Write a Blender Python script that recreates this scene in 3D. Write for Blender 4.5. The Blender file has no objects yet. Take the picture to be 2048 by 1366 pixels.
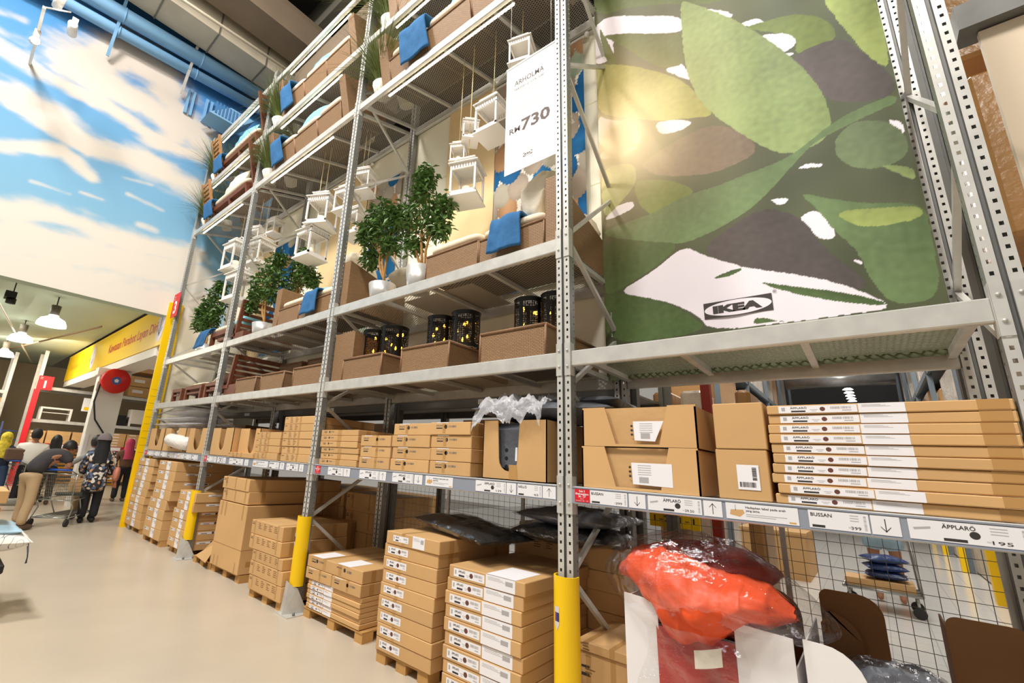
import bpy, bmesh, math, random
import numpy as np
from mathutils import Vector, Matrix, noise as mnoise
random.seed(7)
S = bpy.context.scene
COL = S.collection
PI = math.pi
FZ = -0.035                      # floor level

# ------------------------------------------------------------------ camera, world, lights, exposure
cam = bpy.data.cameras.new('camera'); co = bpy.data.objects.new('camera', cam); COL.objects.link(co)
cam.sensor_width = 36.0; cam.lens = 905.36/2048*36; cam.shift_x = 0.06482
def _rot(rx, ry, rz):
    cy, sy = math.cos(rz), math.sin(rz); cp, sp = math.cos(rx), math.sin(rx); cr, sr = math.cos(ry), math.sin(ry)
    f = Vector((sy*cp, cy*cp, sp)); r = Vector((cy, -sy, 0)); u = r.cross(f)
    return (cr*r+sr*u, -sr*r+cr*u, f)
_r, _u, _f = _rot(.2601, .0596, -.7482)
co.matrix_world = Matrix(((_r.x, _u.x, -_f.x, 1.3786), (_r.y, _u.y, -_f.y, -2.6185), (_r.z, _u.z, -_f.z, 1.4052), (0, 0, 0, 1)))
S.camera = co
S.view_settings.view_transform = 'Standard'; S.view_settings.look = 'None'
S.view_settings.gamma = 1.0; S.view_settings.use_curve_mapping = False
S.view_settings.exposure = 0.0
W = bpy.data.worlds.new('world'); S.world = W; W.use_nodes = True
W.node_tree.nodes['Background'].inputs[0].default_value = (1.0, .93, .83, 1)
W.node_tree.nodes['Background'].inputs[1].default_value = 0.34
def area(name, loc, tgt, size, power, color=(1, .95, .88), sy=None):
    l = bpy.data.lights.new(name, 'AREA'); l.energy = power; l.color = color; l.size = size
    if sy: l.shape = 'RECTANGLE'; l.size_y = sy
    o = bpy.data.objects.new(name, l); COL.objects.link(o); o.location = loc
    o.rotation_euler = (Vector(tgt)-Vector(loc)).to_track_quat('-Z', 'Y').to_euler(); return o
area('ceiling_flood', (-.5, -4.6, 10.6), (-1.2, 0.3, 1.2), 1.2, 620)
area('ceiling_flood', (-4.6, -4.9, 10.6), (-4.8, 0.2, 1.6), 1.2, 660)
area('ceiling_flood', (2.6, -4.8, 9.5), (1.2, 0.4, 1.2), 1.0, 280)
area('ceiling_flood', (-4.5, -6.5, 9.5), (-8.6, -1.5, 6.2), 2.5, 60, (1, .97, .93))
area('hall_light', (-12.5, -2.5, 4.0), (-12.5, -1.0, 0), 3.0, 190, (1, .93, .82))
area('hall_light', (-16.2, -1.5, 4.0), (-18.5, 1.0, .5), 2.5, 240, (1, .88, .72))
area('aisle_light', (1.1, 9.5, 7.6), (1.1, 9.5, 0), 1.6, 560, (1, .97, .93), 12.0)
area('aisle_light', (1.1, 4.2, 6.0), (1.1, 4.4, 0), 1.6, 90, (1, .95, .88))

# ------------------------------------------------------------------ materials
def s2l(c): return tuple(((v/12.92) if v <= .04045 else ((v+.055)/1.055)**2.4) for v in [x/255. for x in c])
MATS = {}
def mk(name, rgb, rough=.6, metal=0., nz=None, bump=None, spec=.5, var=0., emit=None, alpha=None, coat=0, trans=0):
    """nz=(scale, amount) value noise; bump=(scale, strength, dist)"""
    if name in MATS: return MATS[name]
    m = bpy.data.materials.new(name); m.use_nodes = True; N = m.node_tree.nodes; L = m.node_tree.links
    b = N['Principled BSDF']; c = s2l(rgb)
    b.inputs['Base Color'].default_value = (*c, 1); b.inputs['Roughness'].default_value = rough; b.inputs['Metallic'].default_value = metal
    b.inputs['Specular IOR Level'].default_value = spec
    if coat: b.inputs['Coat Weight'].default_value = coat
    if trans: b.inputs['Transmission Weight'].default_value = trans
    tc = N.new('ShaderNodeTexCoord')
    if nz or var:
        t = N.new('ShaderNodeTexNoise'); t.inputs['Scale'].default_value = nz[0] if nz else 3; t.inputs['Detail'].default_value = 5
        L.new(tc.outputs['Object'], t.inputs['Vector'])
        mr = N.new('ShaderNodeMapRange'); a = nz[1] if nz else 0
        mr.inputs[1].default_value = .25; mr.inputs[2].default_value = .75; mr.inputs[3].default_value = 1-a; mr.inputs[4].default_value = 1+a
        L.new(t.outputs['Fac'], mr.inputs[0])
        hs = N.new('ShaderNodeHueSaturation'); hs.inputs['Color'].default_value = (*c, 1); v = mr.outputs[0]
        if var:
            oi = N.new('ShaderNodeObjectInfo'); m2 = N.new('ShaderNodeMapRange'); m2.inputs[3].default_value = 1-var; m2.inputs[4].default_value = 1+var
            L.new(oi.outputs['Random'], m2.inputs[0]); mu = N.new('ShaderNodeMath'); mu.operation = 'MULTIPLY'
            L.new(v, mu.inputs[0]); L.new(m2.outputs[0], mu.inputs[1]); v = mu.outputs[0]
        L.new(v, hs.inputs['Value']); L.new(hs.outputs[0], b.inputs['Base Color'])
    if bump:
        t2 = N.new('ShaderNodeTexNoise'); t2.inputs['Scale'].default_value = bump[0]; t2.inputs['Detail'].default_value = 4
        L.new(tc.outputs['Object'], t2.inputs['Vector'])
        bp = N.new('ShaderNodeBump'); bp.inputs['Strength'].default_value = bump[1]; bp.inputs['Distance'].default_value = bump[2]
        L.new(t2.outputs['Fac'], bp.inputs['Height']); L.new(bp.outputs[0], b.inputs['Normal'])
    if emit: b.inputs['Emission Color'].default_value = (*s2l(emit[0]), 1); b.inputs['Emission Strength'].default_value = emit[1]
    if alpha is not None: b.inputs['Alpha'].default_value = alpha
    MATS[name] = m; return m
def nodes(m): return m.node_tree.nodes, m.node_tree.links, m.node_tree.nodes['Principled BSDF']
def math_n(N, L, op, a, b=None, c=None):
    n = N.new('ShaderNodeMath'); n.operation = op
    for i, v in enumerate((a, b, c)):
        if v is None: continue
        if isinstance(v, (int, float)): n.inputs[i].default_value = v
        else: L.new(v, n.inputs[i])
    return n.outputs[0]

kraft = mk('kraft_board', (208, 166, 112), .7, nz=(2.2, .07), var=.06, bump=(60, .08, .002))
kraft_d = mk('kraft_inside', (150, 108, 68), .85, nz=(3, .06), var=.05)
tape = mk('packing_tape', (188, 144, 88), .32, nz=(5, .05))
white = mk('paper_white', (242, 240, 244), .55)
rail_w = mk('label_white', (236, 236, 240), .4)
ink = mk('ink_dark', (52, 48, 48), .6); inkl = mk('ink_grey', (176, 174, 176), .6); inkm = mk('ink_mid', (110, 105, 104), .6)
dotb = mk('dot_brown', (104, 62, 54), .5)
red = mk('sign_red', (214, 26, 40), .5)
steel = mk('galvanised_steel', (206, 205, 200), .36, .3, nz=(9, .13), bump=(35, .06, .002))
steel_d = mk('galvanised_groove', (120, 120, 118), .5, .5, nz=(8, .1))
railm = mk('price_rail_grey', (150, 156, 170), .4, .1)
wood_p = mk('pallet_wood', (196, 150, 88), .8, nz=(6, .12), var=.08)
yellow = mk('guard_yellow', (250, 205, 0), .35)
black = mk('black_matte', (24, 24, 26), .5)
whitep = mk('white_paint', (240, 236, 230), .5)
cream = mk('cream_fabric', (240, 226, 200), .85, nz=(8, .04), bump=(25, .25, .01))
blue = mk('blue_fabric', (46, 104, 156), .9, nz=(30, .12), bump=(90, .4, .004))
teal = mk('teal_fabric', (122, 182, 198), .9, nz=(20, .06), bump=(30, .3, .006))
brownw = mk('acacia_wood', (112, 62, 40), .5, nz=(12, .2))
lightw = mk('light_wood', (176, 124, 76), .5, nz=(12, .15))
leafm = mk('ficus_leaf', (82, 116, 52), .5, nz=(14, .35)); bark = mk('bark', (176, 130, 72), .8, nz=(20, .2))
grassm = mk('grass_blade', (110, 124, 58), .6, nz=(3, .35))
chrome = mk('chrome_wire', (170, 172, 170), .3, .8)
redpl = mk('red_enamel', (216, 34, 24), .35)
skin = mk('skin', (170, 118, 88), .6)
led = mk('led_strip', (255, 250, 235), .5, emit=((255, 240, 206), 11.0))

def wicker(name, c1, c2):
    m = mk(name, c1, .55); N, L, b = nodes(m)
    tc = N.new('ShaderNodeTexCoord'); sp = N.new('ShaderNodeSeparateXYZ'); L.new(tc.outputs['Object'], sp.inputs[0])
    u = math_n(N, L, 'ADD', sp.outputs[0], sp.outputs[1]); cb = N.new('ShaderNodeCombineXYZ'); L.new(u, cb.inputs[0]); L.new(sp.outputs[2], cb.inputs[1])
    br = N.new('ShaderNodeTexBrick'); br.inputs['Scale'].default_value = 1; br.inputs['Brick Width'].default_value = .03; br.inputs['Row Height'].default_value = .0115
    br.inputs['Mortar Size'].default_value = .0016; br.inputs['Mortar Smooth'].default_value = .6; br.inputs['Bias'].default_value = 0
    L.new(cb.outputs[0], br.inputs['Vector'])
    br.inputs['Color1'].default_value = (*s2l(c1), 1); br.inputs['Color2'].default_value = (*s2l([v*.93 for v in c1]), 1); br.inputs['Mortar'].default_value = (*s2l(c2), 1)
    L.new(br.outputs['Color'], b.inputs['Base Color'])
    bp = N.new('ShaderNodeBump'); bp.inputs['Strength'].default_value = .5; bp.inputs['Distance'].default_value = .004; bp.invert = True
    L.new(br.outputs['Fac'], bp.inputs['Height']); L.new(bp.outputs[0], b.inputs['Normal'])
    return m
wick = wicker('wicker_brown', (160, 124, 86), (72, 50, 34)); wick_rim = mk('wicker_rim', (140, 104, 74), .6, nz=(60, .2), bump=(120, .5, .004))

def holes(m, kind):
    """cut a punched / expanded-metal pattern through a sheet with transparency"""
    N, L, b = nodes(m); tc = N.new('ShaderNodeTexCoord'); sp = N.new('ShaderNodeSeparateXYZ'); L.new(tc.outputs['Object'], sp.inputs[0])
    x, y, z = sp.outputs
    if kind == 'post':
        fz = math_n(N, L, 'ABSOLUTE', math_n(N, L, 'SUBTRACT', math_n(N, L, 'FRACT', math_n(N, L, 'MULTIPLY', z, 20.)), .5))
        fx = math_n(N, L, 'ABSOLUTE', math_n(N, L, 'SUBTRACT', math_n(N, L, 'ABSOLUTE', x), .029))
        h = math_n(N, L, 'MULTIPLY', math_n(N, L, 'LESS_THAN', fz, .17), math_n(N, L, 'LESS_THAN', fx, .0062))
    elif kind == 'postside':
        fz = math_n(N, L, 'ABSOLUTE', math_n(N, L, 'SUBTRACT', math_n(N, L, 'FRACT', math_n(N, L, 'MULTIPLY', z, 20.)), .5))
        fy = math_n(N, L, 'ABSOLUTE', math_n(N, L, 'SUBTRACT', y, .056))
        h = math_n(N, L, 'MULTIPLY', math_n(N, L, 'LESS_THAN', fz, .12), math_n(N, L, 'LESS_THAN', fy, .004))
    elif kind == 'deck':
        a = math_n(N, L, 'MULTIPLY', x, PI/.052); c = math_n(N, L, 'MULTIPLY', y, PI/.028)
        p = math_n(N, L, 'ABSOLUTE', math_n(N, L, 'SINE', math_n(N, L, 'ADD', a, c))); q = math_n(N, L, 'ABSOLUTE', math_n(N, L, 'SINE', math_n(N, L, 'SUBTRACT', a, c)))
        h = math_n(N, L, 'GREATER_THAN', math_n(N, L, 'MINIMUM', p, q), .42)
    elif kind == 'mesh':
        fx = math_n(N, L, 'ABSOLUTE', math_n(N, L, 'SUBTRACT', math_n(N, L, 'FRACT', math_n(N, L, 'MULTIPLY', x, 1/.06)), .5))
        fz = math_n(N, L, 'ABSOLUTE', math_n(N, L, 'SUBTRACT', math_n(N, L, 'FRACT', math_n(N, L, 'MULTIPLY', z, 1/.068)), .5))
        h = math_n(N, L, 'MULTIPLY', math_n(N, L, 'LESS_THAN', fx, .474), math_n(N, L, 'LESS_THAN', fz, .477))
    elif kind == 'basket':
        u = math_n(N, L, 'ADD', x, y)
        fx = math_n(N, L, 'ABSOLUTE', math_n(N, L, 'SUBTRACT', math_n(N, L, 'FRACT', math_n(N, L, 'MULTIPLY', u, 1/.03)), .5))
        fz = math_n(N, L, 'ABSOLUTE', math_n(N, L, 'SUBTRACT', math_n(N, L, 'FRACT', math_n(N, L, 'MULTIPLY', z, 1/.06)), .5))
        h = math_n(N, L, 'MULTIPLY', math_n(N, L, 'LESS_THAN', fx, .41), math_n(N, L, 'LESS_THAN', fz, .45))
    elif kind == 'lace':
        at = N.new('ShaderNodeMath'); at.operation = 'ARCTAN2'; L.new(y, at.inputs[0]); L.new(x, at.inputs[1])
        cb = N.new('ShaderNodeCombineXYZ'); L.new(math_n(N, L, 'MULTIPLY', at.outputs[0], .115), cb.inputs[0]); L.new(z, cb.inputs[1])
        v = N.new('ShaderNodeTexVoronoi'); v.inputs['Scale'].default_value = 56; v.inputs['Randomness'].default_value = .35; L.new(cb.outputs[0], v.inputs['Vector'])
        d = math_n(N, L, 'LESS_THAN', v.outputs['Distance'], .45)
        st = math_n(N, L, 'GREATER_THAN', math_n(N, L, 'SINE', math_n(N, L, 'MULTIPLY', at.outputs[0], 5.)), -.75)
        zz = math_n(N, L, 'MULTIPLY', math_n(N, L, 'GREATER_THAN', z, .03), math_n(N, L, 'LESS_THAN', z, .29))
        h = math_n(N, L, 'MULTIPLY', d, math_n(N, L, 'MULTIPLY', st, zz))
    tr = N.new('ShaderNodeBsdfTransparent'); mx = N.new('ShaderNodeMixShader'); out = N['Material Output']
    L.new(h, mx.inputs[0]); L.new(b.outputs[0], mx.inputs[1]); L.new(tr.outputs[0], mx.inputs[2]); L.new(mx.outputs[0], out.inputs[0])
    return m
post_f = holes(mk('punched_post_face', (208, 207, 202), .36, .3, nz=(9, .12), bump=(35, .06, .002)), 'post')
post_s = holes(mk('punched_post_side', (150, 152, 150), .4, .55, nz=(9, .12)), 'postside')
deckm = holes(mk('expanded_metal_deck', (176, 172, 164), .45, .5, nz=(5, .1)), 'deck')
meshm = holes(mk('wire_mesh', (110, 110, 108), .4, .6), 'mesh')
basketm = holes(mk('trolley_wire', (150, 152, 148), .35, .7), 'basket')
lacem = holes(mk('pierced_black_metal', (34, 30, 26), .35, .4), 'lace')

def vcol(name, rough=.8, spec=.3, attr='Col', noise=None):
    m = mk(name, (200, 200, 200), rough, spec=spec); N, L, b = nodes(m)
    a = N.new('ShaderNodeAttribute'); a.attribute_name = attr; L.new(a.outputs['Color'], b.inputs['Base Color']); return m
printm = vcol('printed_cloth', .55, .35); muralm = vcol('painted_mural', .9, .1); cloth_p = vcol('patterned_cloth', .85, .2)

def plastic(name, rgb, a, rough=.12, metal=0):
    m = mk(name, rgb, rough, metal, spec=.8, bump=(14, .9, .03)); N, L, b = nodes(m)
    tr = N.new('ShaderNodeBsdfTransparent'); tr.inputs[0].default_value = (.97, .97, .97, 1); mx = N.new('ShaderNodeMixShader')
    lw = N.new('ShaderNodeLayerWeight'); lw.inputs[0].default_value = .35
    f = math_n(N, L, 'ADD', math_n(N, L, 'MULTIPLY', lw.outputs['Facing'], .26), a)
    L.new(f, mx.inputs[0]); L.new(tr.outputs[0], mx.inputs[1]); L.new(b.outputs[0], mx.inputs[2]); L.new(mx.outputs[0], N['Material Output'].inputs[0]); return m
film = plastic('clear_film', (236, 236, 244), .07, .06, 1.0); film_w = plastic('milky_film', (236, 236, 242), .34)

# ------------------------------------------------------------------ mesh builder
_tx = {}
def text_geo(s, bold=0.):
    k = (s, bold)
    if k in _tx: return _tx[k]
    cu = bpy.data.curves.new('t', 'FONT'); cu.body = s; cu.size = 1; cu.offset = bold; cu.resolution_u = 2; cu.align_x = 'LEFT'
    ob = bpy.data.objects.new('t', cu); COL.objects.link(ob)
    me = bpy.data.meshes.new_from_object(ob)
    v = [tuple(p.co[:2]) for p in me.vertices]; f = [tuple(p.vertices) for p in me.polygons]
    bpy.data.objects.remove(ob); bpy.data.curves.remove(cu); bpy.data.meshes.remove(me)
    xs = [p[0] for p in v] or [0, 1]
    _tx[k] = (v, f, min(xs), max(xs)); return _tx[k]

class MB:
    def __init__(s): s.v = []; s.f = []; s.mi = []; s.sm = []; s.M = Matrix.Identity(4); s.col = None
    def add(s, vs, fs, mi=0, sm=False):
        o = len(s.v); s.v += [tuple(s.M @ Vector(p)) for p in vs]
        for f in fs: s.f.append(tuple(i+o for i in f)); s.mi.append(mi); s.sm.append(sm)
        return s
    def box(s, x0, x1, y0, y1, z0, z1, mi=0):
        v = [(x0, y0, z0), (x1, y0, z0), (x1, y1, z0), (x0, y1, z0), (x0, y0, z1), (x1, y0, z1), (x1, y1, z1), (x0, y1, z1)]
        return s.add(v, [(0, 3, 2, 1), (4, 5, 6, 7), (0, 1, 5, 4), (1, 2, 6, 5), (2, 3, 7, 6), (3, 0, 4, 7)], mi)
    def quad(s, pts, mi=0): return s.add(pts, [tuple(range(len(pts)))], mi)
    def prism(s, pts, d, mi=0):
        """polygon pts (3-D) pushed along vector d"""
        n = len(pts); v = [Vector(p) for p in pts] + [Vector(p)+Vector(d) for p in pts]
        return s.add(v, [tuple(range(n)), tuple(range(2*n-1, n-1, -1))] + [(i, i+n, (i+1) % n+n, (i+1) % n) for i in range(n)], mi)
    def bar(s, a, b, w, t=None, mi=0):
        a = Vector(a); b = Vector(b); t = t or w; d = (b-a).normalized(); u = d.cross(Vector((0, 0, 1)))
        if u.length < 1e-3: u = Vector((1, 0, 0))
        u.normalize(); k = u.cross(d); v = []
        for p in (a, b):
            for i, j in ((-1, -1), (1, -1), (1, 1), (-1, 1)): v.append(p+u*(i*w/2)+k*(j*t/2))
        return s.add(v, [(0, 3, 2, 1), (4, 5, 6, 7), (0, 1, 5, 4), (1, 2, 6, 5), (2, 3, 7, 6), (3, 0, 4, 7)], mi)
    def tube(s, pts, r, n=6, mi=0, cap=True, sm=True):
        pts = [Vector(p) for p in pts]; R = r if isinstance(r, (list, tuple)) else [r]*len(pts); v = []; u = None
        for i, p in enumerate(pts):
            d = (pts[min(i+1, len(pts)-1)]-pts[max(i-1, 0)]).normalized()
            if u is None: u = d.cross(Vector((0, 0, 1))); u = Vector((1, 0, 0)) if u.length < 1e-3 else u
            u = (u-d*u.dot(d)).normalized(); k = d.cross(u)
            for j in range(n): a = 2*PI*j/n; v.append(p+(u*math.cos(a)+k*math.sin(a))*R[i])
        f = [(i*n+j, i*n+(j+1) % n, (i+1)*n+(j+1) % n, (i+1)*n+j) for i in range(len(pts)-1) for j in range(n)]
        if cap: f += [tuple(range(n-1, -1, -1)), tuple((len(pts)-1)*n+j for j in range(n))]
        return s.add(v, f, mi, sm)
    def lathe(s, prof, n=20, c=(0, 0, 0), mi=0, sm=True, sx=1, sy=1):
        v = [(c[0]+r*math.cos(2*PI*j/n)*sx, c[1]+r*math.sin(2*PI*j/n)*sy, c[2]+z) for r, z in prof for j in range(n)]
        f = [(i*n+j, i*n+(j+1) % n, (i+1)*n+(j+1) % n, (i+1)*n+j) for i in range(len(prof)-1) for j in range(n)]
        if prof[0][0] > 1e-4: f.append(tuple(range(n-1, -1, -1)))
        if prof[-1][0] > 1e-4: f.append(tuple((len(prof)-1)*n+j for j in range(n)))
        return s.add(v, f, mi, sm)
    def text(s, t, o, u, v, size, mi=0, width=None, bold=0., center=False, nrm=0.0008):
        vs, fs, a, b = text_geo(t, bold); o = Vector(o); u = Vector(u).normalized(); v = Vector(v).normalized(); n = u.cross(v)
        kx = (width/(b-a)) if width else size
        off = -(b-a)/2*kx if center else 0
        return s.add([o+u*((p[0]-a)*kx+off)+v*(p[1]*size)+n*nrm for p in vs], fs, mi)
    def grid(s, fn, nu, nv, mi=0, sm=True, closed=False):
        v = [fn(i/nu, j/nv) for j in range(nv+1) for i in range(nu+1)]; k = nu+1
        return s.add(v, [(j*k+i, j*k+i+1, (j+1)*k+i+1, (j+1)*k+i) for j in range(nv) for i in range(nu)], mi, sm)
    def build(s, name, mats, parent=None, bevel=0, sub=0, solid=0, loc=None):
        me = bpy.data.meshes.new(name); me.from_pydata(s.v, [], s.f); mats = mats if isinstance(mats, (list, tuple)) else [mats]
        for m in mats: me.materials.append(m)
        me.polygons.foreach_set('material_index', s.mi); me.polygons.foreach_set('use_smooth', s.sm); me.update()
        ob = bpy.data.objects.new(name, me); COL.objects.link(ob)
        if parent: ob.parent = parent
        if loc: ob.location = loc
        if solid: m = ob.modifiers.new('s', 'SOLIDIFY'); m.thickness = solid; m.offset = 0
        if bevel: m = ob.modifiers.new('b', 'BEVEL'); m.width = bevel; m.segments = 1; m.limit_method = 'ANGLE'
        if sub: m = ob.modifiers.new('u', 'SUBSURF'); m.levels = sub; m.render_levels = sub
        return ob
def tag(o, label, cat, group=None, kind=None):
    o['label'] = label; o['category'] = cat
    if group: o['group'] = group
    if kind: o['kind'] = kind
    return o
def empty(name, loc=(0, 0, 0), rz=0, rx=0, label=None, cat=None, group=None):
    o = bpy.data.objects.new(name, None); COL.objects.link(o); o.location = loc; o.rotation_euler = (rx, 0, rz); o.empty_display_size = .1
    if label: tag(o, label, cat, group)
    return o
def struct(o): o['kind'] = 'structure'; return o
KIDS = {}
def dup(root, loc=None, rz=None, rx=None, label=None, group=None):
    def cp(o, par):
        c = o.copy(); COL.objects.link(c); c.parent = par
        for ch in [x for x in o.children]: cp(ch, c)
        return c
    r = cp(root, None)
    if loc is not None: r.location = loc
    r.rotation_euler = (rx if rx is not None else root.rotation_euler[0], 0, rz if rz is not None else root.rotation_euler[2])
    if label: r['label'] = label
    if group: r['group'] = group
    return r
ORD = ['bottom', 'second from bottom', 'third from bottom', 'fourth from bottom', 'fifth from bottom', 'sixth from bottom', 'seventh from bottom', 'eighth from bottom', 'ninth from bottom', 'tenth from bottom', 'eleventh from bottom']
def ordn(i, n): return 'topmost' if i == n-1 else ORD[i]
def fbm(x, y, z=0, o=4): return mnoise.fractal(Vector((x, y, z)), 1.0, 2.0, o)
def setcol(ob, cols):
    a = ob.data.color_attributes.new('Col', 'FLOAT_COLOR', 'POINT'); arr = np.ones((len(ob.data.vertices), 4), np.float32); arr[:, :3] = cols; a.data.foreach_set('color', arr.ravel())
def lin(a): a = np.asarray(a, float)/255.; return np.where(a <= .04045, a/12.92, ((a+.055)/1.055)**2.4)

LEAF= [('W',[(-0.07,5.8),(0.48,5.39),(0.7,5.2),(0.69,5.03),(0.4,5.25),(0.09,5.4),(0.11,5.19),(-0.02,5.18),(-0.09,5.23)]),('W',[(0.83,5.21),(1.06,4.96),(1.02,4.92),(0.91,5.04)]),('W',[(1.07,4.84),(1.2,4.82),(1.25,4.7),(1.12,4.79)]),('W',[(1.19,4.64),(1.25,4.62),(1.39,4.52),(1.39,4.41),(1.3,4.4),(1.23,4.52)]),('W',[(1.3,4.4),(1.38,4.35),(1.32,4.34)]),('W',[(0.52,4.76),(0.64,4.76),(0.69,4.66),(0.72,4.51),(0.59,4.67)]),('W',[(-0.07,4.62),(0.01,4.53),(0.23,4.38),(0.29,4.2),(0.27,4.13),(-0.08,4.24)]),('W',[(0.41,4.28),(0.56,4.23),(0.71,4.13),(0.61,4.09),(0.45,4.14)]),('W',[(-0.07,4.13),(-0.05,4.23),(0.31,4.1),(0.12,4.09)]),('W',[(-0.06,3.51),(0.05,3.62),(0.2,3.61),(0.22,3.54),(0.05,3.51)]),('W',[(1.11,3.28),(1.22,3.25),(1.19,3.21),(1.15,3.22)]),('W',[(1.24,3.09),(1.35,3.12),(1.42,2.94),(1.4,2.88),(1.33,2.91)]),('W',[(1.46,2.73),(1.51,2.71),(1.51,2.68)]),('W',[(1.28,3.45),(1.34,3.46),(1.42,3.42),(1.4,3.4)]),('W',[(1.73,3.6),(1.8,3.54),(1.8,3.44)]),('W',[(0.03,2.82),(0.29,2.92),(0.55,3.09),(0.67,2.99),(0.93,2.81),(1.27,2.67),(1.49,2.52),(1.6,2.4),(1.49,2.39),(0.69,2.39),(0.6,2.54),(0.4,2.68)]),('A',[(1.08,4.8),(1.39,4.7),(1.57,4.53),(1.61,4.31),(1.37,4.31),(1.4,4.49),(1.25,4.64)]),('B',[(-0.07,5.8),(0.41,5.58),(0.9,5.18),(1.11,5.11),(-0.07,6.09)]),('C',[(0.26,3.94),(0.55,4.02),(0.87,4.06),(1.14,3.66),(0.78,3.61),(0.4,3.76)]),('D',[(-0.06,4.05),(0.23,3.98),(0.25,3.76),(0.07,3.61),(-0.06,3.52)]),('A',[(0.2,3.8),(0.48,3.71),(0.71,3.49),(0.38,3.4),(0.26,3.52)]),('E',[(-0.08,5.22),(0.18,5.04),(0.42,4.83),(0.65,4.57),(0.77,4.33),(0.85,4.12),(0.72,4.16),(0.5,4.25),(0.16,4.46),(-0.07,4.65),(-0.07,4.92)]),('B',[(-0.03,5.54),(0.3,5.32),(0.6,5.1),(0.7,5.0),(0.69,4.71),(0.53,4.76),(0.36,4.98),(0.17,5.28)]),('B',[(-0.04,5.67),(0.04,5.44),(0.14,5.08),(0.02,5.16)]),('F',[(1.34,4.33),(1.52,4.35),(1.64,4.3),(1.72,4.09),(1.81,3.88),(1.8,3.74),(1.65,3.77),(1.49,3.88),(1.43,4.1)]),('D',[(1.56,4.74),(1.61,4.5),(1.67,4.27),(1.72,4.09),(1.8,3.92),(1.82,4.21),(1.82,4.53)]),('G',[(0.69,5.37),(0.74,5.35),(1.02,4.96),(1.24,4.58),(1.4,4.22),(1.48,3.95),(1.5,3.7),(1.45,3.59),(1.33,3.56),(1.22,3.59),(1.09,3.73),(0.9,4.02),(0.77,4.27),(0.69,4.59),(0.68,4.95)]),('H',[(1.5,3.59),(1.6,3.66),(1.72,3.6),(1.8,3.48),(1.8,3.31),(1.67,3.27),(1.53,3.35),(1.48,3.47)]),('G',[(1.66,3.31),(1.8,3.23),(1.8,3.13),(1.73,3.22)]),('F',[(0.67,3.0),(0.77,3.1),(1.07,3.24),(1.27,3.09),(1.35,2.83),(1.52,2.58),(1.49,2.52),(1.27,2.67),(0.93,2.81)]),('I',[(1.8,3.75),(1.8,3.68),(1.67,3.67),(1.5,3.63),(1.38,3.59),(1.25,3.47),(1.11,3.33),(1.0,3.24),(0.77,3.15),(0.55,3.1),(0.28,3.21),(-0.03,3.35),(-0.07,3.42),(0.3,3.43),(0.57,3.5),(0.89,3.51),(1.2,3.54),(1.35,3.6),(1.48,3.69),(1.62,3.74)]),('J',[(-0.07,3.34),(0.28,3.21),(0.56,3.12),(0.29,2.94),(0.03,2.83),(-0.07,2.83)]),('J',[(-0.07,2.83),(0.03,2.83),(0.4,2.67),(0.53,2.57),(0.69,2.39),(-0.07,2.39)]),('I',[(1.27,3.27),(1.39,3.18),(1.54,3.09),(1.81,2.99),(1.81,2.76),(1.79,2.41),(1.6,2.41),(1.53,2.58),(1.5,2.78),(1.41,2.94),(1.36,3.09)]),('D',[(1.41,3.08),(1.8,2.98),(1.79,2.89),(1.52,2.92)]),('J',[(0.97,2.7),(1.13,2.64),(1.33,2.56),(1.51,2.48),(1.59,2.41),(1.44,2.45),(1.19,2.56)]),('J',[(0.72,2.79),(0.9,2.83),(0.91,2.8),(0.79,2.77)]),('J',[(0.92,2.4),(1.09,2.41),(1.1,2.39),(0.96,2.46)])]
CLOUD= [(-2.59,8.11,-1.76,8.99,0.43),(-1.76,8.99,-1.14,8.88,0.46),(-1.14,8.88,-0.75,8.33,0.47),(-0.75,8.33,-0.25,8.01,0.48),(-2.31,8.05,-1.27,8.14,0.37),(-1.27,8.14,-0.69,7.82,0.39),(-3.37,7.74,-2.63,7.67,0.16),(-2.63,7.67,-1.8,7.67,0.17),(-1.8,7.67,-0.96,7.46,0.18),(-0.96,7.46,-0.13,7.57,0.19),(-3.19,6.97,-2.49,7.05,0.23),(-2.49,7.05,-1.88,6.71,0.25),(-1.88,6.71,-1.0,6.81,0.26),(-1.0,6.81,-0.1,6.81,0.28),(-3.02,6.83,-2.42,6.75,0.12),(-2.42,6.75,-1.91,6.57,0.13),(-2.98,6.05,-2.22,6.38,0.13),(-2.22,6.38,-1.76,6.15,0.14),(-2.5,5.63,-1.98,5.65,0.03),(-1.84,5.76,-1.51,5.77,0.04),(-1.29,6.37,-0.83,6.46,0.04),(-1.17,6.07,-0.55,6.01,0.04),(-3.52,8.39,-3.23,8.46,0.08),(-3.44,8.06,-3.09,8.06,0.09),(-2.73,4.95,-2.08,5.19,0.2),(-2.08,5.19,-1.69,5.16,0.21),(-1.69,5.16,-0.96,5.07,0.23),(-0.96,5.07,0.16,5.28,0.24),(-2.63,4.5,-1.72,4.71,0.42),(-1.72,4.71,0.06,4.83,0.48),(-2.5,3.91,0.21,4.07,0.71),(-0.87,5.54,-0.58,5.54,0.07)]

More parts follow.
